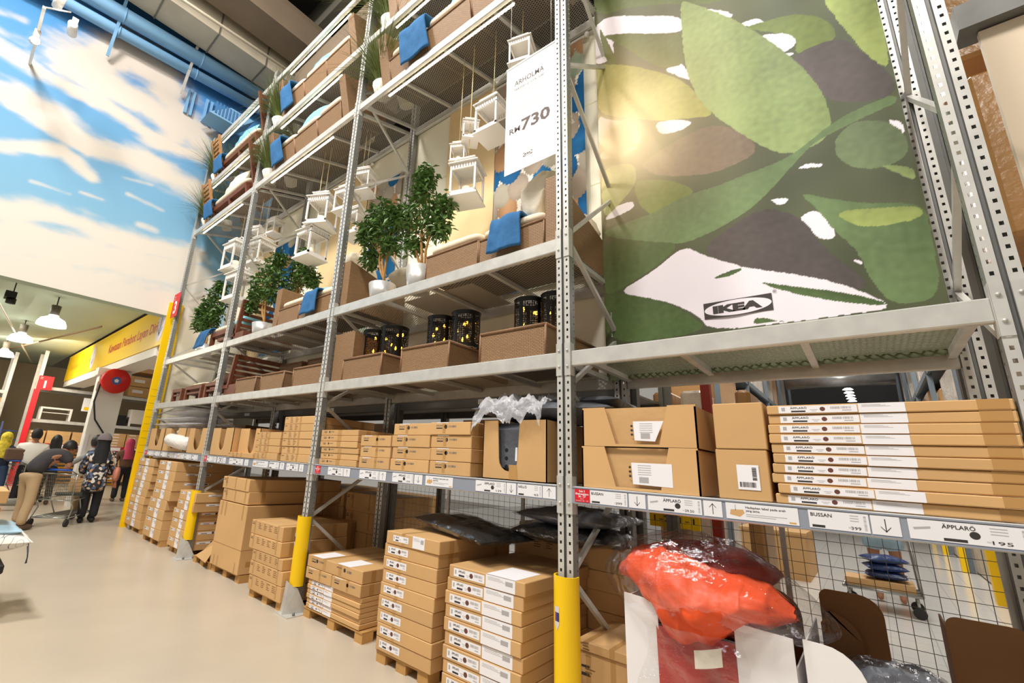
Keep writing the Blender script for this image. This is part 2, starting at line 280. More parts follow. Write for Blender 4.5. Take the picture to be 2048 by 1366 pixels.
# ------------------------------------------------------------------ the setting
concrete = mk('polished_concrete', (196, 184, 166), .3, nz=(1.1, .08), bump=(3, .04, .01), spec=.5)
tile = mk('white_floor_tile', (214, 212, 204), .16, spec=.6)
N, L, b_ = nodes(tile); tc = N.new('ShaderNodeTexCoord'); br = N.new('ShaderNodeTexBrick'); L.new(tc.outputs['Object'], br.inputs['Vector'])
br.offset = 0; br.inputs['Scale'].default_value = 1; br.inputs['Brick Width'].default_value = .33; br.inputs['Row Height'].default_value = .33; br.inputs['Mortar Size'].default_value = .0035
br.inputs['Color1'].default_value = br.inputs['Color2'].default_value = (*s2l((222, 220, 214)), 1); br.inputs['Mortar'].default_value = (*s2l((186, 184, 178)), 1)
L.new(br.outputs['Color'], b_.inputs['Base Color'])
wallc = mk('cream_wall', (240, 232, 210), .8, nz=(.7, .03)); bluep = mk('blue_paint', (124, 172, 212), .7, nz=(1, .06))
ductm = mk('grey_duct', (196, 186, 166), .6, .2, nz=(2, .1)); roofm = mk('dark_roof', (44, 42, 40), .9, nz=(1, .2)); ceilm = mk('pale_green_ceiling', (190, 206, 188), .7, nz=(.6, .06)); brownd = mk('brown_duct', (128, 112, 94), .7, nz=(2, .1))
struct(MB().box(-60, 6, -12, 1.02, FZ-.1, FZ).build('floor', concrete))
struct(MB().box(-60, -8.6, 1.02, 12, FZ-.1, FZ).build('floor_hall', concrete))
struct(MB().box(-8.6, 9, 1.02, 40, FZ-.1, FZ).build('floor_tiled', tile))
# mural wall: fine grid on the front, painted sky
NY, NZ = 190, 240; y0, y1, z0, z1 = -6.2, 1.6, 3.9, 10.6
def mural_col():
    ys = np.linspace(y0, y1, NY+1); zs = np.linspace(z0, z1, NZ+1); Yg, Zg = np.meshgrid(ys, zs)
    wob = np.array([[fbm(y*.9, z*1.6, 3) for y in ys] for z in zs]); det = np.array([[fbm(y*2.2+5, z*5.5, 9, 6) for y in ys] for z in zs])
    d = np.zeros_like(Yg)
    for ay, az, by, bz, w in CLOUD:
        ab = np.array([by-ay, bz-az]); t = np.clip(((Yg-ay)*ab[0]+(Zg-az)*ab[1])/(ab@ab), 0, 1)
        r = np.hypot(Yg-ay-t*ab[0], (Zg-az-t*ab[1])*1.0)/w
        d = np.maximum(d, np.clip((1.5-r+wob*.5)*.85, 0, 1)*(.55 if w < .1 else 1))
    d = np.clip(d+det*.34*(.25+d*(1-d)*3.2), 0, 1); d = d*d*(3-2*d)
    h = np.clip((Zg-4)/5.2, 0, 1)[..., None]
    sky = lin((150, 198, 222))*(1-h)+lin((70, 132, 190))*h; cl = lin((232, 226, 216))*(1-h)+lin((204, 194, 184))*h
    return (sky*(1-d[..., None])+cl*d[..., None]).reshape(-1, 3)
mw = MB(); mw.grid(lambda u, v: (-8.6, y0+(y1-y0)*u, z0+(z1-z0)*v), NY, NZ, 0, False)
mo = mw.build('wall_left', [muralm]); setcol(mo, mural_col()); struct(mo)
struct(MB().box(-8.85, -8.605, -6.2, 1.6, 3.9, 10.6).build('wall_left_core', mk('bulkhead_green', (178, 196, 182), .8)))
struct(MB().box(-8.66, -8.6, -.03, 1.6, FZ, 3.9).build('wall_portal', wallc))
struct(MB().box(-8.62, -8.565, -.06, .19, FZ, 4.18).build('trim_1', yellow))
f = MB(); f.box(-18.7, -8.57, -.065, .1, 3.31, 4.17)
struct(f.build('trim_2', yellow))
struct(MB().box(-18.7, -8.86, -.04, .42, 3.12, 3.305).build('trim_3', whitep))
# upper roof, beams, ducts
struct(MB().box(-20, 9, -8, 40, 12.4, 12.6).build('ceiling', roofm))
r = MB()
for i in range(9): r.box(-12, 9, -5+i*1.6, -4.75+i*1.6, 11.6, 12.4)
struct(r.build('ceiling_beams', mk('roof_beam', (120, 116, 104), .7)))
struct(MB().box(9, 9.1, 1.2, 24, FZ, 12.4).build('wall_right', mk('dark_side_wall', (60, 54, 48), .9)))
struct(MB().box(-23, -8.86, -9, -.07, 4.24, 4.4).build('ceiling_low', ceilm))
struct(MB().box(-46, -8.86, -.06, 12, 6.4, 6.6).build('ceiling_back', mk('brown_ceiling', (96, 84, 70), .9)))
struct(MB().box(-30.2, -30, -10, 12, FZ, 6.4).build('wall_back', mk('far_wall', (150, 140, 120), .8, nz=(.5, .1))))
def pipe(name, pts, r, m, label, cat, rings=0, group=None):
    q = MB().tube(pts, r, 18); o = q.build(name, m); tag(o, label, cat, group)
    a, b = Vector(pts[0]), Vector(pts[-1])
    if rings:
        g = MB()
        for i in range(rings): p = a.lerp(b, (i+.5)/rings); d = (b-a).normalized()*.012; g.tube([p-d, p+d], r+.012, 18)
        g.build('pipe_joint', m, o)
    return o
pipe('air_pipe', [(-8.36, -5.5, 8.92), (-8.36, 1.5, 9.36)], .105, bluep, 'thinner blue-painted pipe running along the mural, the lower of the two', 'pipe', 5, 'blue pipes above the mural')
pipe('air_pipe', [(-8.18, -5.5, 9.16), (-8.18, 1.5, 9.62)], .15, bluep, 'thicker blue-painted pipe running beside the grey duct, the upper of the two', 'pipe', 5, 'blue pipes above the mural')
for yy, lab in ((-2.05, 'blue strut hanging under the pipes near the spotlights'), (-.75, 'thin steel strut crossing the blue pipes halfway to the shelves')):
    zc = 9.1+.06*(yy+3)
    g = MB().bar((-8.5, yy, zc-.55), (-7.95, yy, zc+.75), .05); tag(g.build('pipe_strut', bluep if yy < -1 else steel), lab, 'strut')
d = MB().box(-8.02, -7.35, -5.5, 3.5, 9.62, 10.3); do = d.build('air_duct', ductm); tag(do, 'wide grey sheet metal duct beside the blue pipes under the roof', 'duct')
g = MB()
for i in range(8): g.box(-8.03, -7.34, -4.6+i*1.0, -4.57+i*1.0, 9.6, 10.31)
g.build('duct_flange', mk('duct_flange', (120, 114, 104), .5, .3), do)
tag(MB().box(-7.2, -6.5, -5.5, 3.5, 10.0, 10.7).build('air_duct', brownd), 'darker brown duct running parallel right of the grey duct', 'duct')
tag(MB().box(-6.9, 1.7, .9, 1.6, 8.95, 9.5).build('air_duct', brownd), 'brown duct running lengthwise above the top of the pallet rack', 'duct')
pipe('sprinkler_pipe', [(-6.98, -3.5, 9.35), (-6.98, 2.5, 9.62)], .03, ductm, 'thin grey pipe in front of the brown duct under the roof', 'pipe')
pipe('sprinkler_pipe', [(-5.2, -3.5, 10.6), (-5.2, 3, 10.7)], .02, ductm, 'very thin pipe under the dark roof right of the ducts', 'pipe')
# louvred blue speaker box on the mural
sp = MB(); sp.prism([(-8.45, -.3, 8.25), (-8.45, .1, 8.62), (-8.45, .62, 8.62), (-8.45, .3, 8.25)], (.5, 0, 0)); so = sp.build('louvre_box', bluep); tag(so, 'blue louvred box mounted on the mural under the pipes', 'vent box')
g = MB()
for i in range(9): g.box(-7.95, -7.935, -.2+i*.07, -.17+i*.07, 8.3, 8.58)
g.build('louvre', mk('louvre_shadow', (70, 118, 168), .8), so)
for yy in (-.62, -.25): tag(MB().box(-8.6, -8.54, yy, yy+.05, 8.35, 8.95).box(-8.6, -8.54, yy+.1, yy+.15, 8.35, 8.95).build('wall_bracket', bluep), 'blue bracket on the mural, '+('left of the pair' if yy < -.5 else 'right of the pair beside the louvred box'), 'bracket', 'blue wall brackets')

# ------------------------------------------------------------------ main pallet rack
PX = [-8.3, -5.59, -2.8, 0.0, 1.863]; D = .93
LV = [1.311, 2.146, 2.977, 5.68, 6.71, 7.817]; TILT = .25
PTOP = [7.95, 8.0, 9.6, 9.6, 9.6]
rack = empty('pallet_rack', (0, 0, FZ), label='tall galvanised steel pallet rack with six shelf levels filling the middle of the picture', cat='rack')
def rl(o): o.location = (o.location[0], o.location[1], o.location[2]-FZ); return o
def post_mesh(h):
    m = MB(); w = .0475
    def strip(p, q, mi): m.add([(p[0], p[1], 0), (q[0], q[1], 0), (q[0], q[1], h), (p[0], p[1], h)], [(0, 1, 2, 3)], mi)
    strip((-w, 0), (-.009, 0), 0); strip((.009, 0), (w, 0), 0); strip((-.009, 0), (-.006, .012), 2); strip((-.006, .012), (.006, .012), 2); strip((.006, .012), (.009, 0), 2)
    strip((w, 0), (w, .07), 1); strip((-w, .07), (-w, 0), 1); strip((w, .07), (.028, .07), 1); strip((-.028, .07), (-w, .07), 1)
    return m
def posts(X, y, top, par, z0=FZ, name='upright'):
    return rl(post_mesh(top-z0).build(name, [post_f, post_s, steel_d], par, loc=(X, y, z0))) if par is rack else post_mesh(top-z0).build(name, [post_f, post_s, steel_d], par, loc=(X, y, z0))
ZZ = [.14, .8, 1.36, 1.92, 2.46, 3.0, 3.76, 4.5, 5.2, 5.9, 6.6, 7.3, 7.9]
for i, X in enumerate(PX):
    posts(X, 0, PTOP[i], rack); posts(X, D, PTOP[i]+.05, rack)
    for k in range(len(ZZ)-1):
        ya, yb = (.05, D+.02) if k % 2 else (D+.02, .05)
        rl(MB().bar((X, ya, ZZ[k]), (X, yb, ZZ[k+1]), .028, .028).build('frame_brace', steel, rack))
H = .1
def beam(xa, xb, y, z, bay, lvl):
    o = MB().box(xa, xb, y, y+.045, z-H, z).build('beam', steel, rack, bevel=.006); rl(o); return o
for bay in range(4):
    xa, xb = PX[bay]+.0475, PX[bay+1]-.0475
    for l, z in enumerate(LV):
        if bay == 3 and l > 1: continue
        if bay == 0 and l == 5 or bay < 3 or l < 2:
            beam(xa, xb, .004, z, bay, l)
        dz = TILT if l >= 3 else 0
        beam(xa, xb, D+.01, z+dz, bay, l)
        if l == 5: continue
        # deck and its cross bars
        m = MB(); ns = 4 if bay < 3 else 3
        zf, zr = z-.012, z+dz-.012
        m.quad([(xa, .05, zf), (xb, .05, zf), (xb, D, zr), (xa, D, zr)])
        if l > 0 or True:
            rl(m.build('wire_deck', deckm, rack))
        for i in range(ns+1):
            x = xa+.03+(xb-xa-.06)*i/ns
            rl(MB().bar((x, .05, zf-.02), (x, D, zr-.02), .035, .035).build('deck_support', steel, rack))
        if l in (1, 2) and bay < 3:
            m = MB(); m.quad([(xa+.8, .3, zf+.004), (xb-1.0 if bay < 3 else xb-.8, .3, zf+.004), (xb-1.0 if bay < 3 else xb-.8, D, zr+.004), (xa+.8, D, zr+.004)])
            rl(m.build('deck_sheet', mk('deck_sheet', (206, 196, 182), .6), rack))
# bolted connector plates
cp = MB()
for s in (-1, 1):
    cp.box(s*.029-.0195, s*.029+.0195, -.006, .002, -.16, .055)
    cp.box(min(s*.0478, s*.0505), max(s*.0478, s*.0505), -.006, .05, -.16, .055)
    for zz in (-.1, .005): cp.lathe([(.007, 0), (.006, .004), (0, .006)], 8, (0, 0, 0)) if False else cp.tube([(s*.029, -.004, zz), (s*.029, -.013, zz)], .0075, 8)
plate = cp.build('connector_plate', steel, rack); first = True
for i, X in enumerate(PX):
    for l, z in enumerate(LV):
        if i == 4 and l > 1: continue
        if first: o = plate; first = False
        else: o = plate.copy(); COL.objects.link(o); o.parent = rack
        o.location = (X, 0, z-FZ)
# price rails with labels on the lowest beam
def arrow(m, x, z, h, up, y, mi):
    s = 1 if up else -1; w = h*.30
    m.quad([(x-w*.1, y, z-h/2), (x+w*.1, y, z-h/2), (x+w*.1, y, z+h/2), (x-w*.1, y, z+h/2)][::1], mi)
    for sx in (-1, 1):
        a = (x, y, z+s*h/2); b = (x+sx*w, y, z+s*h/2-s*h*.36); t = w*.24
        q = [a, b, (b[0], y, b[2]-s*t), (a[0], y, a[2]-s*t*1.2)]
        if (sx*s) > 0: q = q[::-1]
        m.quad(q, mi)
def bars(m, x0, x1, z0, z1, y, mi, n=16, seed=1, vertical=False):
    rr = random.Random(seed)
    for i in range(n):
        a = i/n; w = rr.uniform(.3, .8)/n
        if vertical: m.quad([(x0, y, z0+(z1-z0)*a), (x1, y, z0+(z1-z0)*a), (x1, y, z0+(z1-z0)*(a+w)), (x0, y, z0+(z1-z0)*(a+w))], mi)
        else: m.quad([(x0+(x1-x0)*a, y, z0), (x0+(x1-x0)*(a+w), y, z0), (x0+(x1-x0)*(a+w), y, z1), (x0+(x1-x0)*a, y, z1)], mi)
def disc(m, x, z, r, y, mi, n=14): m.quad([(x+r*math.cos(2*PI*i/n), y, z+r*math.sin(2*PI*i/n)) for i in range(n)], mi)
def label(m, kind, x0, x1, txt, price, par):
    """one paper in the rail; m is a fresh builder, front at y=-.0105"""
    y = -.0112; yt = y-.0003; w = x1-x0; zt, zb = 1.298, 1.226; u = (1, 0, 0); v = (0, 0, 1)
    m.quad([(x0, y, zb), (x1, y, zb), (x1, y, zt), (x0, y, zt)], 0)
    if kind == 'red':
        m.text('Rak 3', ((x0+x1)/2, y, zt-.0165), u, v, .016, 3, center=True, bold=.02); m.text('Bahagian', ((x0+x1)/2, y, zt-.031), u, v, .015, 3, center=True, width=w*.88, bold=.02)
        m.text('36 - 37', ((x0+x1)/2, y, zt-.0455), u, v, .016, 3, center=True, bold=.02); m.text('Rack 3', ((x0+x1)/2, y, zt-.056), u, v, .008, 3, center=True); m.text('Section 36 - 37', ((x0+x1)/2, y, zt-.066), u, v, .007, 3, center=True, width=w*.85)
        return m.build('price_label', [red, ink, inkl, white], par)
    if kind in 'ud': arrow(m, (x0+x1)/2, (zt+zb)/2, .05, kind == 'u', yt, 1)
    elif kind == 'info':
        m.quad([(x0+.015, yt, zb+.02), (x0+.055, yt, zb+.012), (x0+.075, yt, zb+.03), (x0+.07, yt, zb+.045), (x0+.02, yt, zb+.042)], 4)
        m.quad([(x0+.038, yt, zb+.04), (x0+.041, yt, zb+.04), (x0+.041, yt, zb+.065), (x0+.038, yt, zb+.065)], 2)
        m.text('Hadapkan label pada arah', (x0+.08, y, zt-.02), u, v, .013, 1, width=w*.55, bold=.01); m.text('yang sama.', (x0+.08, y, zt-.034), u, v, .013, 1, bold=.01)
        [m.quad([(x0+.08, yt, zt-.048-q*.008), (x0+w*(.85-.15*q), yt, zt-.048-q*.008), (x0+w*(.85-.15*q), yt, zt-.045-q*.008), (x0+.08, yt, zt-.045-q*.008)], 2) for q in range(2)]; m.quad([(x1-.035, yt, zb+.005), (x1-.01, yt, zb+.005), (x1-.01, yt, zb+.011), (x1-.035, yt, zb+.011)], 5)
    else:
        m.text(txt, (x0+w*(.30 if kind == 'a' else .04), y, zt-.024), u, v, .02, 1, bold=.012)
        m.quad([(x0+w*(.3 if kind == 'a' else .05), yt, zb+.004), (x0+w*(.5 if kind == 'a' else .27), yt, zb+.004), (x0+w*(.5 if kind == 'a' else .27), yt, zb+.014), (x0+w*(.3 if kind == 'a' else .05), yt, zb+.014)], 1)
        if kind == 'a': disc(m, x0+w*.57, (zt+zb)/2-.004, .0135, yt, 1); m.quad([(x0+w*.04, yt, zt-.03), (x0+w*.2, yt, zt-.022), (x0+w*.2, yt, zt-.03), (x0+w*.05, yt, zt-.038)], 2)
        m.text('RM', (x0+w*.66, y, zb+.012), u, v, .007, 2); m.text(price, (x0+w*.70, y, zb+.008), u, v, .017, 1, width=w*.16)
        for q in range(3): m.quad([(x0+w*.7, yt, zt-.012-q*.01), (x0+w*.84, yt, zt-.012-q*.01), (x0+w*.84, yt, zt-.009-q*.01), (x0+w*.7, yt, zt-.009-q*.01)], 2)
        bars(m, x1-.016, x1-.008, zb+.008, zt-.006, yt, 2, 12, 3, True)
    return m.build('price_label', [rail_w, ink, inkl, white, kraft, mk('print_gold', (216, 160, 60), .5)], par)
RAILS = {
 3: [('red', .07, .161, '', ''), ('b', .164, .378, 'BUSSAN', '399'), ('d', .386, .474, '', ''), ('a', .486, .742, 'ÄPPLARÖ', '39.50'), ('u', .75, .83, '', ''), ('info', .846, 1.122, '', ''), ('b', 1.157, 1.35, 'BUSSAN', '399'), ('d', 1.355, 1.44, '', ''), ('a', 1.462, 1.76, 'ÄPPLARÖ', '195')],
 2: [('red', -2.70, -2.61, '', ''), ('a', -2.48, -2.23, 'ÄPPLARÖ', '75'), ('u', -2.225, -2.13, '', ''), ('a', -1.99, -1.72, 'ÄPPLARÖ', '100'), ('u', -1.715, -1.63, '', ''), ('a', -1.55, -1.30, 'ÄPPLARÖ', '200'), ('d', -1.29, -1.20, '', ''), ('info', -1.166, -.886, '', ''), ('a', -.675, -.42, 'ÄPPLARÖ', '139'), ('d', -.415, -.34, '', ''), ('b', -.33, -.15, 'HÅLLÖ', '65'), ('u', -.145, -.055, '', '')],
 1: [('red', -5.52, -5.43, '', ''), ('b', -5.42, -5.2, 'BUSSAN', '399'), ('u', -5.19, -5.1, '', ''), ('a', -5.07, -4.9, 'ÄPPLARÖ', '75'), ('d', -4.89, -4.8, '', ''), ('a', -4.7, -4.3, 'ÄPPLARÖ', '195'), ('d', -4.26, -4.16, '', ''), ('info', -4.04, -3.67, '', ''), ('b', -3.64, -3.42, 'ARHOLMA', '730'), ('u', -3.4, -3.31, '', ''), ('a', -3.26, -3.02, 'ÄPPLARÖ', '139'), ('d', -3.0, -2.92, '', '')],
 0: [('red', -8.24, -8.12, '', ''), ('b', -8.1, -7.75, 'HÅLLÖ', '65'), ('b', -7.73, -7.42, 'HÅLLÖ', '65'), ('b', -7.38, -7.05, 'HÅLLÖ', '45'), ('b', -7.02, -6.74, 'HÅLLÖ', '45'), ('u', -6.72, -6.62, '', ''), ('info', -6.6, -6.3, '', ''), ('b', -6.28, -6.0, 'HÅLLÖ', '85'), ('b', -5.98, -5.75, 'HÅLLÖ', '85')]}
for bay, items in RAILS.items():
    xa, xb = PX[bay]+.052, PX[bay+1]-.052
    r = MB().box(xa, xb, -.009, .003, 1.222, 1.302).box(xa, xb, -.013, .003, 1.302, 1.308).box(xa, xb, -.013, .003, 1.217, 1.222).build('price_rail', railm, rack); rl(r)
    for it in items: label(MB(), *it, r)
# post guards and foot shields
def guard(X, lab, z0, z1, foot=True):
    e = empty('post_guard', (X, -.03, FZ), label=lab, cat='post guard', group='yellow post guards')
    m = MB(); n = 22
    def pr(r, z): return [(r*math.cos(PI+PI*1.0*(i/n)*1.25-.39), -.0+r*math.sin(PI+PI*1.25*(i/n)-.39), z) for i in range(n+1)]
    o = pr(.072, 0); i_ = pr(.062, 0); k = len(o); base = z0-FZ; top = z1-FZ
    v = [(p[0], p[1]+.04, base) for p in o]+[(p[0], p[1]+.04, top) for p in o]+[(p[0], p[1]+.04, base) for p in i_]+[(p[0], p[1]+.04, top) for p in i_]
    f = []
    for j in range(k-1): f += [(j, j+1, k+j+1, k+j), (2*k+j+1, 2*k+j, 3*k+j, 3*k+j+1), (k+j, k+j+1, 3*k+j+1, 3*k+j)]
    f += [(0, k, 3*k, 2*k), (k-1, 3*k-1, 4*k-1, 2*k-1)]
    m.add(v, f, 0, False); m.build('guard_sleeve', [yellow], e)
    st = MB(); zc = z1-FZ-.2; Rr = .0735
    def arc(a, z): return (Rr*math.cos(a), .04+Rr*math.sin(a), z)
    for j in range(6):
        a0 = -PI/2+(-.22+j*.44/6)-.35; a1 = a0+.44/6
        low = lambda a: zc-.045-.03*(1-abs((a+PI/2+.35)/.22))
        st.quad([arc(a0, low(a0)), arc(a1, low(a1)), arc(a1, zc+.045), arc(a0, zc+.045)], 0)
        st.quad([(p[0]*1.003, .04+(p[1]-.04)*1.003, p[2]) for p in (arc(a0, zc-.03), arc(a1, zc-.03), arc(a1, zc+.015), arc(a0, zc+.015))], 1 if j != 1 else 2)
    st.build('shield_sticker', [mk('sticker_pale', (212, 208, 214), .5), mk('sticker_blue', (44, 52, 120), .5), mk('sticker_red', (200, 60, 70), .5)], e)
    if foot:
        s = MB(); s.prism([(-.075, -.055, 0), (.02, -.085, 0), (.02, -.05, .26), (-.06, -.04, .27)], (0, .004, 0)); 
        s.add([(-.08, -.05, 0), (.02, -.09, 0), (.085, .14, 0), (-.08, .14, 0), (-.065, -.035, .27), (.02, -.055, .26), (.055, .02, .22), (-.065, .06, .27)], [(0, 1, 5, 4), (1, 2, 6, 5), (3, 0, 4, 7)])
        s.box(-.1, .13, -.1, .16, 0, .008); s.build('foot_shield', steel, e)
        bt = MB()
        for q in ((.105, -.02), (.105, .1)): bt.tube([(q[0], q[1], .008), (q[0], q[1], .03)], .012, 6)
        bt.build('anchor_bolt', steel_d, e)
    return e
guard(0, 'yellow plastic post guard on the nearest upright, left of the red bag', FZ+.0, .815, False)
guard(-2.8, 'yellow post guard in the middle, above a steel foot shield', .2, .815)
guard(-5.59, 'yellow post guard farthest left, above a steel foot shield', .2, .83)
# wire mesh behind the lowest shelf and pale back panels behind the displays
for xa, xb, lab in ((-2.7, -.06, 'dark wire mesh panel behind the carton stacks left of the near upright'), (.06, 1.8, 'wire mesh panel behind the red bag, the tiled aisle showing through')):
    m = MB().quad([(xa, 0, 0), (xb, 0, 0), (xb, 0, 1.16), (xa, 0, 1.16)]); e = tag(m.build('mesh_panel', meshm, loc=(0, 1.012, .0)), lab, 'wire mesh', 'wire mesh panels')
    fr = MB().box(xa, xb, -.012, .012, 1.15, 1.175).box(xa, xb, -.012, .012, FZ, .02)
    for i in range(1, 3 if xb > 0 else 4): x = xa+(xb-xa)*i/(2 if xb > 0 else 3); fr.box(x-.014, x+.014, -.012, .012, FZ, 1.17)
    fr.build('mesh_frame', steel, e)
panm = mk('back_panel', (250, 244, 222), .75, nz=(1, .03))
for i, (xa, xb) in enumerate(((-8.3, -5.62), (-5.6, -2.82), (-2.8, 1.82))):
    m = MB()
    for k in range(4): m.box(xa, xb, 1.012, 1.03, 2.16+.93*k, 2.16+.925*(k+1)) if not (i == 2 and k > 5) else None
    struct(m.build('wall_panel_%d' % (i+1), panm))
# ------------------------------------------------------------------ cartons and pallets
PROTO = {}
def carton(w, d, h, style):
    """prototype carton, front-left-bottom corner at the origin, front facing -y"""
    m = MB().box(0, w, 0, d, 0, h); o = m.build('cardboard_box', kraft, bevel=.004)
    u, v = (1, 0, 0), (0, 0, 1); y = -.0008
    def paper(m, x0, x1, z0, z1, mi=0, yy=y): m.quad([(x0, yy, z0), (x1, yy, z0), (x1, yy, z1), (x0, yy, z1)], mi)
    mats = [white, ink, inkl, dotb, red]
    def applabel(x0, x1, z0, z1, dot=True):
        m = MB(); paper(m, x0, x1, z0, z1); W = x1-x0; Hh = z1-z0; t = y-.0004
        m.text('ÄPPLARÖ', (x0+W*.16, y, z0+Hh*.58), u, v, Hh*.36, 1, width=W*.22, bold=.01); paper(m, x0+W*.17, x0+W*.36, z0+Hh*.12, z0+Hh*.34, 1, t)
        paper(m, x0+W*.04, x0+W*.09, z0+Hh*.3, z0+Hh*.8, 2, t); paper(m, x0+W*.42, x0+W*.52, z0+Hh*.4, z0+Hh*.46, 2, t); paper(m, x0+W*.44, x0+W*.5, z0+Hh*.22, z0+Hh*.27, 2, t)
        if dot: disc(m, x0+W*.58, z0+Hh*.5, Hh*.3, t, 3)
        bars(m, x0+W*.68, x0+W*.94, z0+Hh*.48, z0+Hh*.8, t, 1 if Hh > .05 else 2, 14, 5); paper(m, x0+W*.82, x0+W*.93, z0+Hh*.22, z0+Hh*.32, 2, t)
        m.build('printed_label', mats, o)
    def sheet(x0, x1, z0, z1, top=0):
        m = MB(); paper(m, x0, x1, z0, z1); t = y-.0004
        for k in range(3): paper(m, x0+.08*(x1-x0), x0+(.5+.1*k)*(x1-x0), z1-(z1-z0)*(.18+.1*k), z1-(z1-z0)*(.15+.1*k), 2, t)
        if z1-z0 > .05: paper(m, x0+.68*(x1-x0), x0+.92*(x1-x0), z1-(z1-z0)*.55, z1-(z1-z0)*.2, 2, t)
        if top: m.add([(x0, y, h+.0008), (x1, y, h+.0008), (x1, top, h+.0008), (x0, top, h+.0008)], [(0, 1, 2, 3)], 0)
        m.build('delivery_note', mats, o)
    def tapes(*xs, w_=.035, side=True):
        for x in xs: m = MB(); m.add([(x-w_/2, -.0006, h*.12), (x+w_/2, -.0006, h*.12), (x+w_/2, -.0006, h+.0006), (x-w_/2, -.0006, h+.0006), (x+w_/2, d, h+.0006), (x-w_/2, d, h+.0006)], [(0, 1, 2, 3), (3, 2, 4, 5)]); m.build('packing_tape', tape, o)
        if side:
            for yy in (d*.12, d*.75): MB().quad([(w+.0006, yy, h*.05), (w+.0006, yy+.05, h*.05), (w+.0006, yy+.05, h*.95), (w+.0006, yy, h*.95)], 0).build('packing_tape', tape, o)
    def prints(x0, sc=1., dotx=None, tag_=None):
        m = MB(); t = -.0006
        m.text('ÄPPLARÖ', (x0, 0, h*.66), u, v, .018*sc, 1, bold=.01); paper(m, x0+.005, x0+.07*sc, h*.48, h*.57, 0, t)
        if dotx: disc(m, dotx, h*.64, min(.016*sc, h*.2), t, 0); bars(m, dotx+.03*sc, dotx+.11*sc, h*.58, h*.74, t, 1, 12, 4)
        if tag_: paper(m, x0+.01, x0+.01+tag_, h*.93, h*.995, 2, t-.0003)
        m.build('printed_text', [ink, inkm, white], o)
    def marks(x0, n=4):
        m = MB(); t = -.0006; rr = random.Random(int(w*1000))
        for k in range(n):
            for q in range(4): paper(m, x0+k*.11, x0+k*.11+rr.uniform(.03, .07), h*.82-q*.016, h*.82-q*.016+.006, 0, t)
        paper(m, .02, .07, h*.8, h*.83, 1, t); paper(m, .02, .07, h*.7, h*.74, 1, t)
        m2 = m; m2.build('printed_text', [mk('ink_on_kraft', (130, 92, 58), .7), ink], o)
    if style == 'app': tapes(w*.32); applabel(w*.07, w*.46, h*.26, h*.8)
    elif style == 'app_nodot': tapes(w*.34); applabel(w*.14, w*.44, h*.28, h*.76, False); sheet(w*.52, w*.74, h*.08, h*1.0)
    elif style == 'app_sheet': applabel(w*.07, w*.50, h*.18, h*.82); sheet(w*.515, w*.885, 0.003, h-.002)
    elif style == 'app_sheet_top': applabel(w*.07, w*.50, h*.18, h*.82); sheet(w*.515, w*.885, 0.003, h-.002, .3)
    elif style == 'long': applabel(w*.06, w*.425, h*.12, h*.88); sheet(w*.43, w*.62, .002, h-.001); tapes(w*.93, w_=.08, side=False)
    elif style == 'flat1': applabel(w*.07, w*.33, h*.1, h*.88); sheet(w*.34, w*.5, .001, h-.001)
    elif style == 'side': # left stacks
        m = MB(); paper(m, w*.09, w*.34, h*.62, h*.88); m.text('LACK', (w*.11, y, h*.68), u, v, h*.16, 1, width=w*.1, bold=.03) if False else None
        paper(m, w*.11, w*.16, h*.68, h*.84, 1, y-.0004); disc(m, w*.21, h*.76, h*.06, y-.0004, 3); paper(m, w*.26, w*.32, h*.68, h*.84, 2, y-.0004); m.build('printed_label', mats, o)
        sheet(w*.46, w*.66, h*.06, h*.97)
        m = MB(); X = w+.0008; q = lambda a, b, c_, e_, mi, X=X: m.quad([(X, a, c_), (X, b, c_), (X, b, e_), (X, a, e_)], mi)
        q(.16, .52, h*.62, h*.84, 0); q(.2, .28, h*.66, h*.72, 1, X+.0004); q(.43, .5, h*.68, h*.78, 1, X+.0004)
        m.quad([(X+.0004, .36+.017*math.cos(a*PI/6), h*.73+.017*math.sin(a*PI/6)) for a in range(12)], 3); m.build('side_label', mats, o)
    elif style == 'print3': tapes(w*.56, w_=.03); prints(.04, 1., w*.56, .11)
    elif style == 'print2': tapes(w*.36, w_=.03); prints(.06, 1., w*.40, .12)
    elif style == 'thinp': tapes(w*.52, w_=.06); prints(.05, .7, w*.24)
    elif style == 'wide2':
        tapes(w*.33, w*.62, w_=.05); prints(w*.08, 1, w*.19); m = MB()
        m.text('ÄPPLARÖ', (w*.56, 0, h*.66), u, v, .018, 0, bold=.01); disc(m, w*.7, h*.64, .016, -.0006, 0); bars(m, w*.74, w*.82, h*.5, h*.7, -.0006, 1, 12, 4)
        for a in (.07, .56): m.add([(w*a, -.001, h+.0009), (w*(a+.22), -.001, h+.0009), (w*(a+.22), .26, h+.0009), (w*a, .26, h+.0009)], [(0, 1, 2, 3)], 2)
        m.build('delivery_note', [ink, inkm, white], o)
    elif style == 'marks': tapes(w*.12, w*.86, w_=.025); marks(w*.24)
    elif style == 'tall':
        m = MB()
        for x in (.1, .24, .85):
            for za, zb in ((h*.78, h), (0, h*.16)): m = MB(); paper(m, w*x, w*x+.035, za, zb, 0, -.0006); m.build('packing_tape', tape, o)
        m = MB(); m.quad([(w+.0006, .08, h*.1), (w+.0006, .4, h*.1), (w+.0006, .4, h*.18), (w+.0006, .08, h*.18)], 0); m.build('packing_tape', tape, o)
        MB().box(-.001, w+.001, -.0012, d, h*.345, h*.35).build('board_crease', kraft_d, o)
    elif style == 'plainmarks': tapes(w*.15, w*.5, w*.88, w_=.03); marks(w*.1, 1)
    elif style == 'print_small': tapes(w*.55); marks(w*.2, 2)
    return o
used = {}
